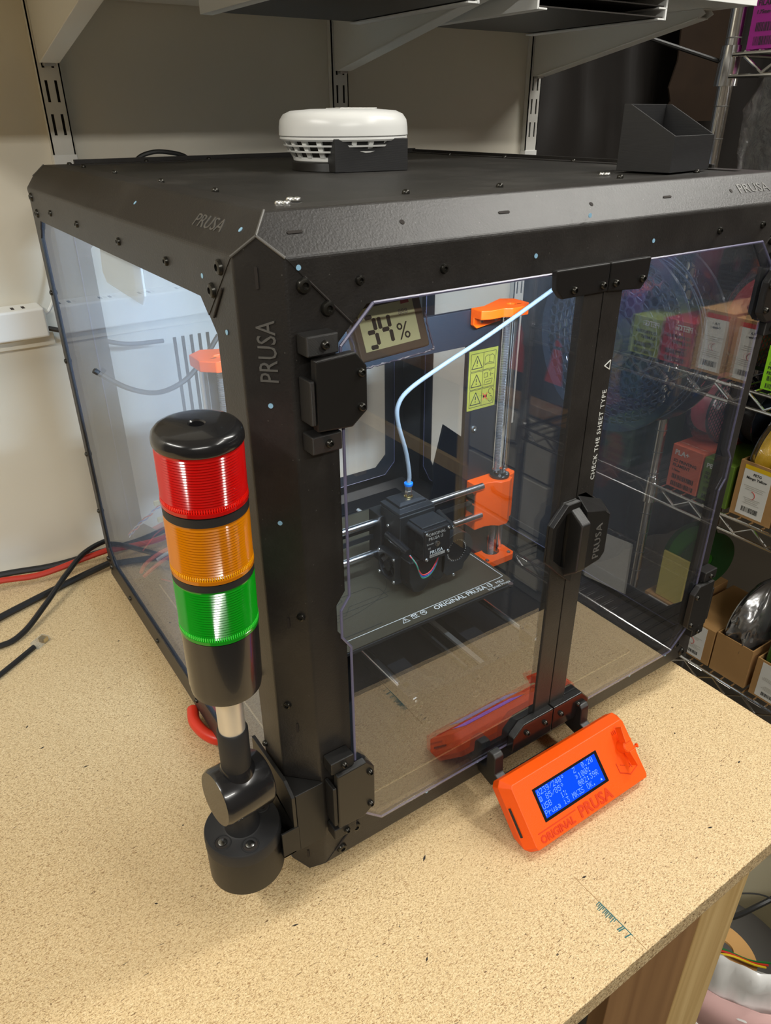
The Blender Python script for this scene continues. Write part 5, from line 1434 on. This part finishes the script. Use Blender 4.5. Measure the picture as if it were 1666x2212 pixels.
# =================================================================== SPOOLS
def hexplate(r_out, r_hub, cell, wall, th, rim=.004):
    """disc lattice with hexagonal through holes, axis = local +Z, centred at 0"""
    m = MB(); h = cell*math.sqrt(3)/2
    R = r_out-rim; rows = int(R/h)+2
    for j in range(-rows, rows+1):
        for i in range(-rows, rows+1):
            cx = cell*(i + (j & 1)*.5); cy = h*j; d = math.hypot(cx, cy)
            if d > R-cell*.35 or d < r_hub+cell*.35: continue
            o, q = [], []
            for k in range(6):
                a = math.radians(30+60*k)
                o.append((cx+cell/math.sqrt(3)*math.cos(a), cy+cell/math.sqrt(3)*math.sin(a)))
                q.append((cx+(cell/math.sqrt(3)-wall)*math.cos(a), cy+(cell/math.sqrt(3)-wall)*math.sin(a)))
            b = len(m.v)
            m.v += [V((x, y, th)) for x, y in o] + [V((x, y, th)) for x, y in q] + [V((x, y, 0)) for x, y in o] + [V((x, y, 0)) for x, y in q]
            for k in range(6):
                l = (k+1) % 6
                m.f += [(b+k, b+l, b+6+l, b+6+k), (b+12+k, b+18+k, b+18+l, b+12+l), (b+6+k, b+6+l, b+18+l, b+18+k)]
                m.mi += [0, 0, 0]
    m.lathe([(R-cell*.4, 0), (r_out, 0), (r_out, th*1.6), (R-cell*.4, th)], (0, 0, 0), (0, 0, 1), 80, closed=True)
    m.lathe([(r_hub-.010, 0), (r_hub+cell*.2, 0), (r_hub+cell*.2, th), (r_hub-.010, th)], (0, 0, 0), (0, 0, 1), 48, closed=True)
    return m
def orient(axis, centre):
    q = V((0, 0, 1)).rotation_difference(V(axis).normalized()).to_matrix().to_4x4()
    return Matrix.Translation(V(centre)) @ q
HEX_BIG = hexplate(.108, .030, .0118, .0011, .0024)
def spool(centre, axis, r, w, fmat, label, flange=None, hexed=False, group=None, name='filament_spool', fill=.86, clearf=False):
    cen = V(centre); ax = V(axis).normalized()
    t = thing(name, cen-V((0, 0, r)), label, 'spool', group)
    fl = flange or M['spool_black']
    for s in (-1, 1):
        o = cen+ax*(s*w/2)
        if hexed:
            m = MB(); m.v = list(HEX_BIG.v); m.f = list(HEX_BIG.f); m.mi = list(HEX_BIG.mi)
            m.transform(orient(ax*s, o-ax*s*.0024) @ Matrix.Scale(r/.108, 4))
        else:
            m = MB(); m.lathe([(.026, 0), (r, 0), (r, .0022), (.026, .0022)], o-ax*s*.0022, ax*s, 56, closed=True)
        m.build('flange', fl, t)
    n = int((w-.006)/.0018); prof = [(0, -w/2+.003)]
    rf = r*fill
    for k in range(n):
        h = -w/2+.003+k*.0018; prof += [(rf-.0004, h), (rf, h+.0009)]
    prof += [(rf-.0004, w/2-.003), (0, w/2-.003)]
    MB().lathe(prof, cen, ax, 72).build('wound_filament', fmat, t)
    MB().lathe([(.018, -w/2), (.027, -w/2), (.027, w/2), (.018, w/2)], cen, ax, 32, closed=True).build('hub', fl, t)
    return t
# big clear-black spool hung outside the right hand wall
M['fil_black'] = fil('glossy_black_filament', 16, 18, 26, 0.15)
bigsp = spool((.5590, .1950, .3330), (1, 0, 0), .1075, .062, M['fil_black'], 'large black spool with honeycomb sides hung outside the right window of the enclosure', hexed=True, fill=.40)
ring = MB()
for k in range(16):
    rr = .058+.0030*k; xx = .534+.003*((k*7) % 16)
    a0 = 0.15*(k % 5); ring.tube([V((xx+.002*math.sin(a*3+k), .1950+rr*math.cos(a), .3330+rr*math.sin(a))) for a in [a0+2*PI*i/72 for i in range(73)]], .0007, 5)
ring.build('loose_filament', simple('clear_glossy_filament', (0.10, 0.12, 0.16, 1), 0.08, coat=1.0), bigsp, kind='stuff')
hold = thing('spool_holder', (.5210, .1950, .325), 'black arm carrying the large honeycomb spool on the enclosure side', 'holder')
MB().cyl((.5195, .195, .333), (.600, .195, .333), .013, 28).build('arm', M['black'], hold)
MB().lathe([(0, 0), (.022, 0), (.022, .004), (0, .004)], (.5192, .195, .333), (1, 0, 0), 28).build('base_flange', M['black'], hold)

# =================================================================== WIRE SHELVING
SX = 1.150
def wire_rack():
    t = thing('wire_shelf_rack', (SX+.15, .40, -.90), 'chrome wire shelving rack standing at the right', 'shelving')
    y0, y1, x1 = -.95, .522, SX+.33
    def ladder(z, ya, yb, post_y=None):
        s = MB()
        s.cyl((SX, ya, z), (SX, yb, z), .0036, 10); s.cyl((SX, ya, z-.032), (SX, yb, z-.032), .0036, 10)
        fr = s.build('front_rails', M['chrome'], t)
        m = MB(); y = ya+.01; k = 0; pitch = .036
        pts = []
        while y < yb:
            pts.append(V((SX, y, z-.004 if k % 2 == 0 else z-.028))); y += pitch; k += 1
        m.tube(pts, .0030, 8); m.build('zigzag_wire', M['chrome'], fr)
        m = MB(); m.cyl((x1, ya, z), (x1, yb, z), .0036, 8); m.cyl((x1, ya, z-.032), (x1, yb, z-.032), .0036, 8)
        m.cyl((SX, ya, z), (x1, ya, z), .0036, 8); m.cyl((SX, yb, z), (x1, yb, z), .0036, 8)
        m.build('back_rails', M['chrome'], fr)
        m = MB(); y = ya+.02
        while y < yb: m.cyl((SX-.002, y, z+.0035), (x1, y, z+.0035), .0020, 6); y += .026
        m.build('deck_wires', M['chrome'], fr, kind='stuff')
    ladder(.650, y0, y1); ladder(.103, y0, y1); ladder(-.160, y0, y1); ladder(-.5405, y0, y1)
    for x, y in ((SX+.012, .535), (x1-.01, .535), (SX+.012, -.963), (x1-.01, -.963)):
        zt_ = 1.25; p = MB(); p.cyl((x, y, -.899), (x, y, zt_), .0128, 24)
        po = p.build('post', M['chrome'], t)
        m = MB(); z = -.85
        while z < zt_-.03: m.lathe([(.0129, z), (.0132, z+.0006), (.0132, z+.0016), (.0129, z+.0022)], (x, y, 0), (0, 0, 1), 20); z += .0508
        m.build('groove_rings', M['emboss'], po, kind='stuff')
        for z in (.650, .103, -.160, -.5405):
            if y > .9 and z > .6: continue
            q = MB(); q.lathe([(.0129, -.046), (.0195, -.046), (.0165, .014), (.0129, .014)], (x, y, z), (0, 0, 1), 24); q.build('collar', M['chrome'], po)
wire_rack()

def carton(y, z0, w, h, dp, mat, lab, cat='box', grp=None, lines=None, stripe=None, title=None, tcol=None, label_mat=None, x=None, open_top=False, side=None, tilt=0, name='filament_box', dpx=None):
    dp = dpx or dp
    """box whose printed narrow side faces -x; y is its centre"""
    x0 = (SX+.012) if x is None else x
    t = thing(name, (x0+dp/2, y, z0), lab, cat, grp)
    y0, y1 = y-w/2, y+w/2
    if open_top:
        m = MB(); k = .0025
        m.box((x0, y0, z0), (x0+k, y1, z0+h)); m.box((x0+dp-k, y0, z0), (x0+dp, y1, z0+h)); m.box((x0+k, y0, z0), (x0+dp-k, y0+k, z0+h)); m.box((x0+k, y1-k, z0), (x0+dp-k, y1, z0+h)); m.box((x0+k, y0+k, z0), (x0+dp-k, y1-k, z0+k))
        m.build('carton', mat, t)
    else:
        MB().box((x0, y0, z0), (x0+dp, y1, z0+h)).build('carton', mat, t, bevel=0.0012)
    R, U = (0, -1, 0), (0, 0, 1); xf = x0-.0004
    if label_mat:
        lw, lh = w*.66, h*.90; ly1 = y+lw/2+w*.04; lz0 = z0+h*.05
        MB().box((x0-.0004, y-lw/2+w*.04, lz0), (x0+.0002, ly1, lz0+lh)).build('paper_label', label_mat, t)
        xf = x0-.0007
        if stripe: MB().box((x0-.0006, y-lw/2+w*.04, lz0+lh*.92), (x0, ly1, lz0+lh)).build('label_stripe', stripe, t)
        top = lz0+lh*.82; s = lw*.13
        if title:
            for k, tt in enumerate(title):
                text(tt, s, (xf, y+w*.04, top-k*s*1.15), R, U, M['ink_black'], t, 'printed_lettering', depth=0.00005, align='CENTER', bold=.0002)
        m = MB(); random.seed(int(abs(y)*1000))
        for k in range(7):
            zz = lz0+lh*(.60-.035*k) if k < 3 else lz0+lh*(.36-.035*(k-3)); L = lw*random.uniform(.45, .8)
            m.box((xf, y+w*.04-L/2, zz), (xf+.0001, y+w*.04+L/2, zz+.0007))
        m.build('printed_lines', M['ink_grey'], t)
        if stripe is not None or title:
            q = MB(); cy = y+w*.09; cz = lz0+lh*.43; r_ = lw*.15
            aa = [V((xf, cy+r_*math.cos(math.radians(a)), cz+r_*math.sin(math.radians(a)))) for a in range(90, 260, 20)]
            q.tube(aa, .0006, 5); q.build('printed_arrow', M['ink_red'], t)
        b = MB(); yy = y+w*.04+lw*.30; zb = lz0+lh*.08
        while yy > y+w*.04-lw*.30:
            ww = random.choice([.0005, .0009, .0014]); b.box((xf, yy-ww, zb), (xf+.0001, yy, zb+lh*.10)); yy -= ww+random.choice([.0005, .0009, .0012])
        b.build('barcode', M['ink_black'], t)
    elif title:
        s0 = w*.21
        zz = z0+h*.80
        for k, (tt, s) in enumerate(title):
            text(tt, s0*s, (xf, y+w*.40, zz-s0*s*.1), R, U, tcol if (tcol and k == 0) else M['ink_black'], t, 'printed_lettering', depth=0.00008, bold=.0004 if k == 0 else .0002)
            zz -= s0*s*1.12
        for q_ in range(2):
            b = MB(); yy = y+w*.36; zb = z0+h*(.22-.17*q_)
            while yy > y-w*.36:
                ww = random.choice([.0006, .0010, .0016]); b.box((xf, yy-ww, zb), (xf+.0001, yy, zb+h*.11)); yy -= ww+random.choice([.0006, .001, .0014])
            b.build('barcode', M['ink_black'], t)
    return t
C_ = lambda r, g, b, rg=0.45: simple('card_%d_%d_%d' % (r, g, b), srgb(r, g, b), rg)
TT = [('PETG', 1.0), ('3D PRINTING', .62), ('FILAMENT', .62), ('1.75mm', .45)]
mag = C_(150, 30, 130)
# ---- top shelf
carton(.470, .6560, .078, .115, .20, mag, 'magenta filament box on the top wire shelf at the right edge', title=TT, tcol=M['ink_white'])
carton(.386, .6560, .078, .115, .20, mag, 'second magenta filament box behind the right edge on the top wire shelf', title=TT, tcol=M['ink_white'])
# ---- second shelf
z2 = .1085
carton(-.629, z2, .072, .080, .18, C_(150, 165, 60), 'olive green filament box on the second wire shelf mirrored in the right door', title=TT, tcol=M['ink_white'])
carton(-.551, z2, .074, .088, .18, C_(178, 22, 52), 'crimson filament box beside the olive one on the second wire shelf', title=TT, tcol=M['ink_white'])
RS = simple('label_red', srgb(205, 60, 50), 0.6)
carton(-.4755, z2, .072, .122, .20, M['cardboard'], 'brown cardboard filament box with a red-topped label beside the crimson box', label_mat=M['paper'], stripe=RS, title=['PLA', 'Galaxy'])
carton(-.400, z2, .072, .118, .20, M['cardboard'], 'brown cardboard filament box with a red-topped label beyond the first one, nearer the desk', label_mat=M['paper'], stripe=RS, title=['PLA', 'Prime'])
carton(.3120, z2, .066, .082, .20, C_(150, 220, 30), 'lime green filament box on the second wire shelf at the right edge', title=[('PLA', 1.1), ('1.75mm', .55), ('PRINTING', .6), ('FILAMENT', .6)], tcol=M['ink_white'])
carton(-.775, z2, .070, .070, .18, C_(52, 38, 60), 'dark plum filament box behind the purple reel on the second wire shelf')
spool((SX+.090, -.706, z2+.075), (0.25, 1, 0), .066, .050, fil('purple_filament', 96, 50, 130), 'purple reel on the second wire shelf left of the olive box', flange=simple('purple_flange', srgb(110, 70, 150), .35))
spool((SX+.120, .425, z2+.095), (.15, 1, 0), .092, .060, fil('red_filament', 150, 20, 30), 'red spool with honeycomb sides on the second wire shelf beside the lime green box', hexed=True)
spool((SX+.130, -.560, z2+.190), (.2, 1, 0), .090, .060, fil('dark_red_filament', 100, 18, 60), 'dark crimson spool above the crimson box', hexed=True)
spool((SX+.130, -.660, z2+.180), (.2, 1, 0), .088, .060, fil('violet_filament', 70, 26, 110), 'violet spool above the olive box', hexed=True)
spool((SX+.100, .315, z2+.170), (.1, 1, 0), .082, .060, fil('coral_filament', 236, 110, 70), 'coral orange spool on top of the lime green box')
# ---- third shelf
z3 = -.1545
carton(.462, z3, .074, .098, .20, C_(224, 110, 82), 'salmon filament box under the pink spool on the third wire shelf', title=[('PLA+', 1.0), ('3D PRINTING', .6), ('FILAMENT', .6), ('1.75mm', .4)], tcol=M['ink_white'])
carton(.388, z3, .066, .095, .20, C_(92, 120, 40), 'dark green filament box right of the salmon one on the third wire shelf', title=TT, tcol=M['ink_white'])
carton(.302, z3, .086, .118, .20, M['cardboard'], 'open cardboard box labelled mango yellow on the third wire shelf', dpx=.212, label_mat=M['paper'], stripe=simple('label_yellow', srgb(238, 196, 20), 0.6), title=['PETG', 'Mango Yellow'], open_top=True)
carton(.211, z3, .086, .110, .20, M['cardboard'], 'open cardboard box at the right edge of the third wire shelf', label_mat=M['paper'], title=['PLA'], open_top=True)
spool((SX+.105, .462, z3+.175), (.15, 1, 0), .076, .056, fil('pink_filament', 246, 120, 140), 'pink spool with black honeycomb sides above the salmon box', hexed=True)
spool((SX+.118, .302, z3+.106), (.04, 1, 0), .100, .056, fil('yellow_filament', 250, 200, 20), 'mango yellow spool standing in the open cardboard box')
spool((SX+.150, .385, z3+.166), (.15, 1, 0), .070, .040, fil('dark_filament', 40, 40, 44), 'black spool in a clear bag above the dark green box')
carton(-.655, z3, .080, .10, .18, C_(70, 88, 60), 'muted green filament box on the third wire shelf, mirrored in the doors', title=TT)
carton(-.755, z3, .080, .12, .18, C_(120, 50, 60), 'muted red filament box at the near end of the third wire shelf', title=TT)
spool((SX+.13, -.700, z3+.180), (.2, 1, 0), .070, .055, fil('teal_filament', 30, 84, 84), 'dark teal spool at the near end of the third wire shelf', hexed=False)
# ---- bottom shelf
z4 = -.535
carton(.455, z4, .088, .100, .20, M['cardboard'], 'brown box with a pale label low on the bottom wire shelf behind the door', label_mat=M['paper'], title=['PLA'])
carton(.352, z4, .088, .095, .20, M['cardboard'], 'brown box beside the enclosure corner on the bottom wire shelf', label_mat=M['paper'], title=['PETG'])
carton(.262, z4, .084, .100, .212, M['cardboard'], 'open cardboard box holding the silver foil bag', open_top=True)
carton(.158, z4, .100, .095, .212, M['cardboard'], 'open cardboard box holding the lime green spool', open_top=True, label_mat=M['paper'])
carton(.052, z4, .100, .095, .212, M['cardboard'], 'open cardboard box at the lower right edge', open_top=True, label_mat=M['paper'])
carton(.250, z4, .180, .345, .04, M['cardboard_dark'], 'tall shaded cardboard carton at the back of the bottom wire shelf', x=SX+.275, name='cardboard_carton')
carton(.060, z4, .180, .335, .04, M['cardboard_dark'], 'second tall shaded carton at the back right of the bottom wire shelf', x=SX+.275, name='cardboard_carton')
spool((SX+.118, .262, z4+.103), (.08, 1, 0), .098, .050, fil('grey_filament', 70, 70, 72), 'grey spool wrapped in a silver foil bag in the left open box', flange=M['bag_grey'])
spool((SX+.118, .158, z4+.103), (.08, 1, 0), .098, .062, fil('lime_filament', 160, 240, 30, .25), 'bright lime green spool in the open box at the lower right', flange=simple('clear_flange', (0.06, 0.10, 0.03, 1), .2))
spool((SX+.130, .455, z4+.180), (.35, 1, 0), .074, .060, fil('green_filament', 60, 140, 40, .3), 'green spool with a pale yellow card behind the right door', flange=simple('green_flange', (0.03, 0.09, 0.03, 1), .25))
MB().box((SX+.020, .410, z4+.101), (SX+.026, .476, z4+.220)).build('card', simple('yellow_card', srgb(222, 206, 110), 0.6), label='pale yellow card leaning on the green spool', cat='card', bevel=.0008)
MB().obox((SX+.04, -.72, z4+.02), V((.02, .12, 0)), V((-.02, .01, .16)), V((.001, 0, 0))).build('data_sheet', M['paper'], label='white leaflet on the bottom wire shelf, mirrored in the right door', cat='paper')
spool((SX+.225, .470, -.070), (1, 0, 0), .075, .034, fil('orange_filament', 250, 120, 20, .4), 'orange spool at the back of the third wire shelf behind the honeycomb spool')
# ---- bags
def bag(name, cen, sx, sy, sz, seed, lab, mat=None, n=34, amp=.16, round_=False):
    m = MB(); rows = 26
    for j in range(rows+1):
        v_ = j/rows; z = (v_-.5)*2
        prof = (1-abs(z)**4)**.5 if v_ < .6 else (1-((v_-.6)/.4)**1.5*.86)
        if round_: prof = max(0, 1-z*z)**.5
        prof = max(prof, .05)
        for i in range(n):
            a = 2*PI*i/n; x = math.copysign(abs(math.cos(a))**.7, math.cos(a)); y = math.copysign(abs(math.sin(a))**.7, math.sin(a))
            k = 1+amp*noise.noise(V((math.cos(a)*2.2+seed, math.sin(a)*2.2, v_*5)))+amp*.5*noise.noise(V((math.cos(a)*7+seed, math.sin(a)*7, v_*14)))
            m.v.append(V((cen[0]+sx*x*prof*k, cen[1]+sy*y*prof*k, cen[2]+sz*z)))
    for j in range(rows):
        for i in range(n):
            m.f.append((j*n+i, j*n+(i+1) % n, (j+1)*n+(i+1) % n, (j+1)*n+i)); m.mi.append(0)
    return m.build(name, mat or M['bag'], label=lab, cat='bag', smooth=50)
bag('plastic_bag', (SX+.03, .445, .545), .012, .052, .098, 1, 'clear crumpled plastic bag hanging under the top wire shelf')
bag('plastic_bag', (SX+.118, .302, z3+.135), .098, .040, .118, 4, 'clear plastic bag around the mango yellow spool')
bag('plastic_bag', (SX+.120, .425, z2+.115), .098, .046, .113, 6, 'clear plastic bag around the red honeycomb spool')
bag('plastic_bag', (SX+.118, .158, z4+.135), .102, .048, .120, 8, 'clear plastic bag around the lime green spool')
bag('foil_bag', (SX+.117, .262, z4+.112), .100, .037, .112, 12, 'crumpled silver foil bag around the grey spool', M['bag_grey'], n=60, amp=.22, round_=True)
bag('plastic_bag', (SX+.105, .460, z3+.178), .084, .045, .078, 15, 'clear plastic bag around the pink spool')
bag('grey_bag', (SX+.110, .052, z4+.120), .080, .040, .090, 18, 'grey plastic bag in the box at the lower right edge', simple('grey_film', (0.25, 0.27, 0.32, 1), .25))
# dark stored goods deeper in the rack (rear row)
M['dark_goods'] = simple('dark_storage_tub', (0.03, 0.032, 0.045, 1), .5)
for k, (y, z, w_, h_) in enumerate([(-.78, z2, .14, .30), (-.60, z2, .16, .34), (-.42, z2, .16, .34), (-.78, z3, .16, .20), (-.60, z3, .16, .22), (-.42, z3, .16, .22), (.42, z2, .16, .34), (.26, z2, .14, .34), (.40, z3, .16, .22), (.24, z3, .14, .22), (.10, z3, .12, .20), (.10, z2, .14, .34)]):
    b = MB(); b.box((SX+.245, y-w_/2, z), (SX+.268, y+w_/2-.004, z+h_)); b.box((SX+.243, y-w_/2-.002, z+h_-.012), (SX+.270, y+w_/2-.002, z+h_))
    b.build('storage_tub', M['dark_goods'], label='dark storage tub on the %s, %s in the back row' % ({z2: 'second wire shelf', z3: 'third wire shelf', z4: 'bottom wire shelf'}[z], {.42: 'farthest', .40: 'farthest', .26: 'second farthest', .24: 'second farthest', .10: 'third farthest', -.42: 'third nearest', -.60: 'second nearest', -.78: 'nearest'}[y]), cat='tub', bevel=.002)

# =================================================================== WASTE BIN
def bin_():
    cx, cy, zr, r = .752, -.045, -.500, .186
    t = thing('waste_bin', (cx, cy, -.90), 'taupe waste bin with a white liner under the desk at the lower right', 'bin')
    MB().lathe([(r*.80, -.899), (r*.98, zr-.004), (r*.965, zr-.004), (r*.78, -.893), (0, -.893), (0, -.899)], (cx, cy, 0), (0, 0, 1), 64).build('body', M['bin'], t)
    m = MB(); n = 120
    prof = [(.93, -.30), (.955, -.06), (.975, .004), (1.00, .012), (1.02, .004), (1.035, -.030), (1.04, -.070), (1.045, -.085)]
    for j, (a_, h_) in enumerate(prof):
        for i in range(n):
            th = 2*PI*i/n; k = .014*(j/7+.3)*noise.noise(V((math.cos(th)*6, math.sin(th)*6, j*.5))) + .006*noise.noise(V((math.cos(th)*18, math.sin(th)*18, j)))
            hz = h_ + (.020*noise.noise(V((math.cos(th)*4+9, math.sin(th)*4, 0))) if j > 5 else 0)
            rr = r*a_+k*(1 if j > 1 else .2)
            m.v.append(V((cx+rr*math.cos(th), cy+rr*math.sin(th), zr+hz)))
    for j in range(len(prof)-1):
        for i in range(n):
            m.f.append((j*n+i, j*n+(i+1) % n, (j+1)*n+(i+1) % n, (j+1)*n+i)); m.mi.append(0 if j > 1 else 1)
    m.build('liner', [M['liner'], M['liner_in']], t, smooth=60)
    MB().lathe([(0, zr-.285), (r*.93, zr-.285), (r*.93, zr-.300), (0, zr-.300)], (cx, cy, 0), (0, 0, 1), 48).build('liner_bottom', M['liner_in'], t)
    # pink card with a white edge hanging over the outside
    m = MB(); pts = [(.50, -.085), (.63, -.250), (.74, -.250), (.90, -.20)]
    m = MB(); k0 = [V((cx+r*1.09*math.cos(math.radians(a)), cy+r*1.09*math.sin(math.radians(a)), zr-.055)) for a in range(175, 280, 15)]
    k1 = [V((cx+r*1.15*math.cos(math.radians(a)), cy+r*1.15*math.sin(math.radians(a)), zr-.105-(.028 if 190 < a < 265 else 0))) for a in range(175, 280, 15)]
    i0 = len(k0); m.v = k0+k1
    for i in range(i0-1): m.f.append((i, i+1, i0+i+1, i0+i)); m.mi.append(0)
    m.build('pink_card', M['pink'], t, solid=.002)
    e = MB()
    e.tube(k1, .0022, 6); e.build('white_card_edge', M['paper'], t)
    # things inside the bin: each its own thing
    z = zr-.16
    q = MB(); q.lathe([(.012, 0), (.048, 0), (.048, .003), (.012, .003)], (cx-.110, cy-.045, zr-.060), (.35, -.1, 1), 40, closed=True)
    q.build('cardboard_disc', simple('tan_card', srgb(196, 150, 90), .8), label='tan cardboard spool side lying in the bin', cat='cardboard')
    for k, (col, lab) in enumerate([((230, 200, 40), 'yellow'), ((200, 50, 30), 'red'), ((30, 110, 50), 'green')]):
        MB().tube(spline([(cx-.150+.004*k, cy-.030, zr-.060+.003*k), (cx-.125, cy-.055+.006*k, zr-.048), (cx-.10, cy-.085+.004*k, zr-.055), (cx-.08+.006*k, cy-.095, zr-.068)]), .0016, 6).build('waste_wire', simple('waste_wire', srgb(*col), .4), label=lab+' wire lying on the tan disc in the bin', cat='wire')
    MB().tube(spline([(cx-.15, cy+.02, zr-.02), (cx-.08, cy-.02, zr-.045), (cx+.0, cy-.035, zr-.06), (cx+.08, cy-.06, zr-.03)]), .0045, 8).build('waste_cable', M['rubber'], label='black cable lying across the inside of the bin', cat='cable')
    MB().tube(spline([(cx-.13, cy+.03, zr-.01), (cx-.06, cy-.01, zr-.012), (cx-.01, cy-.045, zr-.02), (cx+.03, cy-.10, zr-.06)]), .0012, 6).build('waste_string', M['rubber'], label='thin black strand looped inside the bin', cat='string')
    m = MB(); nn_ = 14
    for j in range(nn_+1):
        for i in range(nn_+1):
            u, w_ = i/nn_-.5, j/nn_-.5
            m.v.append(V((cx-.130+u*.10+.02*w_, cy+.055+w_*.14, zr+.012+.05*u*u+.012*noise.noise(V((u*5, w_*5, 3))))))
    for j in range(nn_):
        for i in range(nn_): a = j*(nn_+1)+i; m.f.append((a, a+1, a+nn_+2, a+nn_+1)); m.mi.append(0)
    m.build('paper_towel', M['paper'], solid=.001, label='white paper towel draped over the edge of the bin', cat='paper towel')
bin_()

# =================================================================== WORKBENCH BEYOND THE RACK (mirrored in the left door)
def bench():
    X = 1.40
    t = thing('workbench', (X+.3, -1.55, -.90), 'brown wooden workbench beyond the rack, mirrored in the left door', 'workbench')
    MB().box((X, -2.40, -.250), (X+.65, -1.02, -.215)).build('bench_top', M['ply'], t, bevel=.003)
    MB().box((X+.02, -1.46, -.90), (X+.60, -1.06, -.251)).build('drawer_unit', simple('grey_cabinet', srgb(120, 116, 108), .6), t, bevel=.002)
    for k in range(3):
        z = -.45-.20*k
        d = MB().box((X, -1.45, z), (X+.02, -1.07, z+.185)).build('drawer', simple('pale_drawer', srgb(186, 180, 166), .5), t, bevel=.003)
        p = MB(); p.tube([(X-.006, -1.31, z+.095), (X-.020, -1.29, z+.095), (X-.020, -1.23, z+.095), (X-.006, -1.21, z+.095)], .007, 10); p.build('pull', M['sheet_dark'], d)
    MB().box((X+.02, -2.30, -.60), (X+.04, -1.47, -.55)).build('stretcher', M['pine'], t)
    for y in (-2.32, -1.55): MB().box((X+.03, y, -.90), (X+.09, y+.06, -.251)).build('leg', M['pine'], t, bevel=.003)
    c_ = thing('tool_case', (X+.2, -1.20, -.215), 'black tool case with red latches standing on the workbench', 'tool case')
    m = MB(); m.slab([(X+.05, -1.36, -.2145), (X+.05, -1.08, -.2145), (X+.05, -1.10, -.03), (X+.05, -1.18, .04), (X+.05, -1.28, .04), (X+.05, -1.34, -.03)], (.20, 0, 0)); m.build('body', M['black_matte'], c_, bevel=.006)
    for y in (-1.33, -1.17): MB().slab([(X+.044, y, -.15), (X+.044, y+.07, -.15), (X+.044, y+.05, -.03), (X+.044, y+.035, .0)], (.007, 0, 0)).build('latch', M['red_plastic'], c_, bevel=.002)
bench()
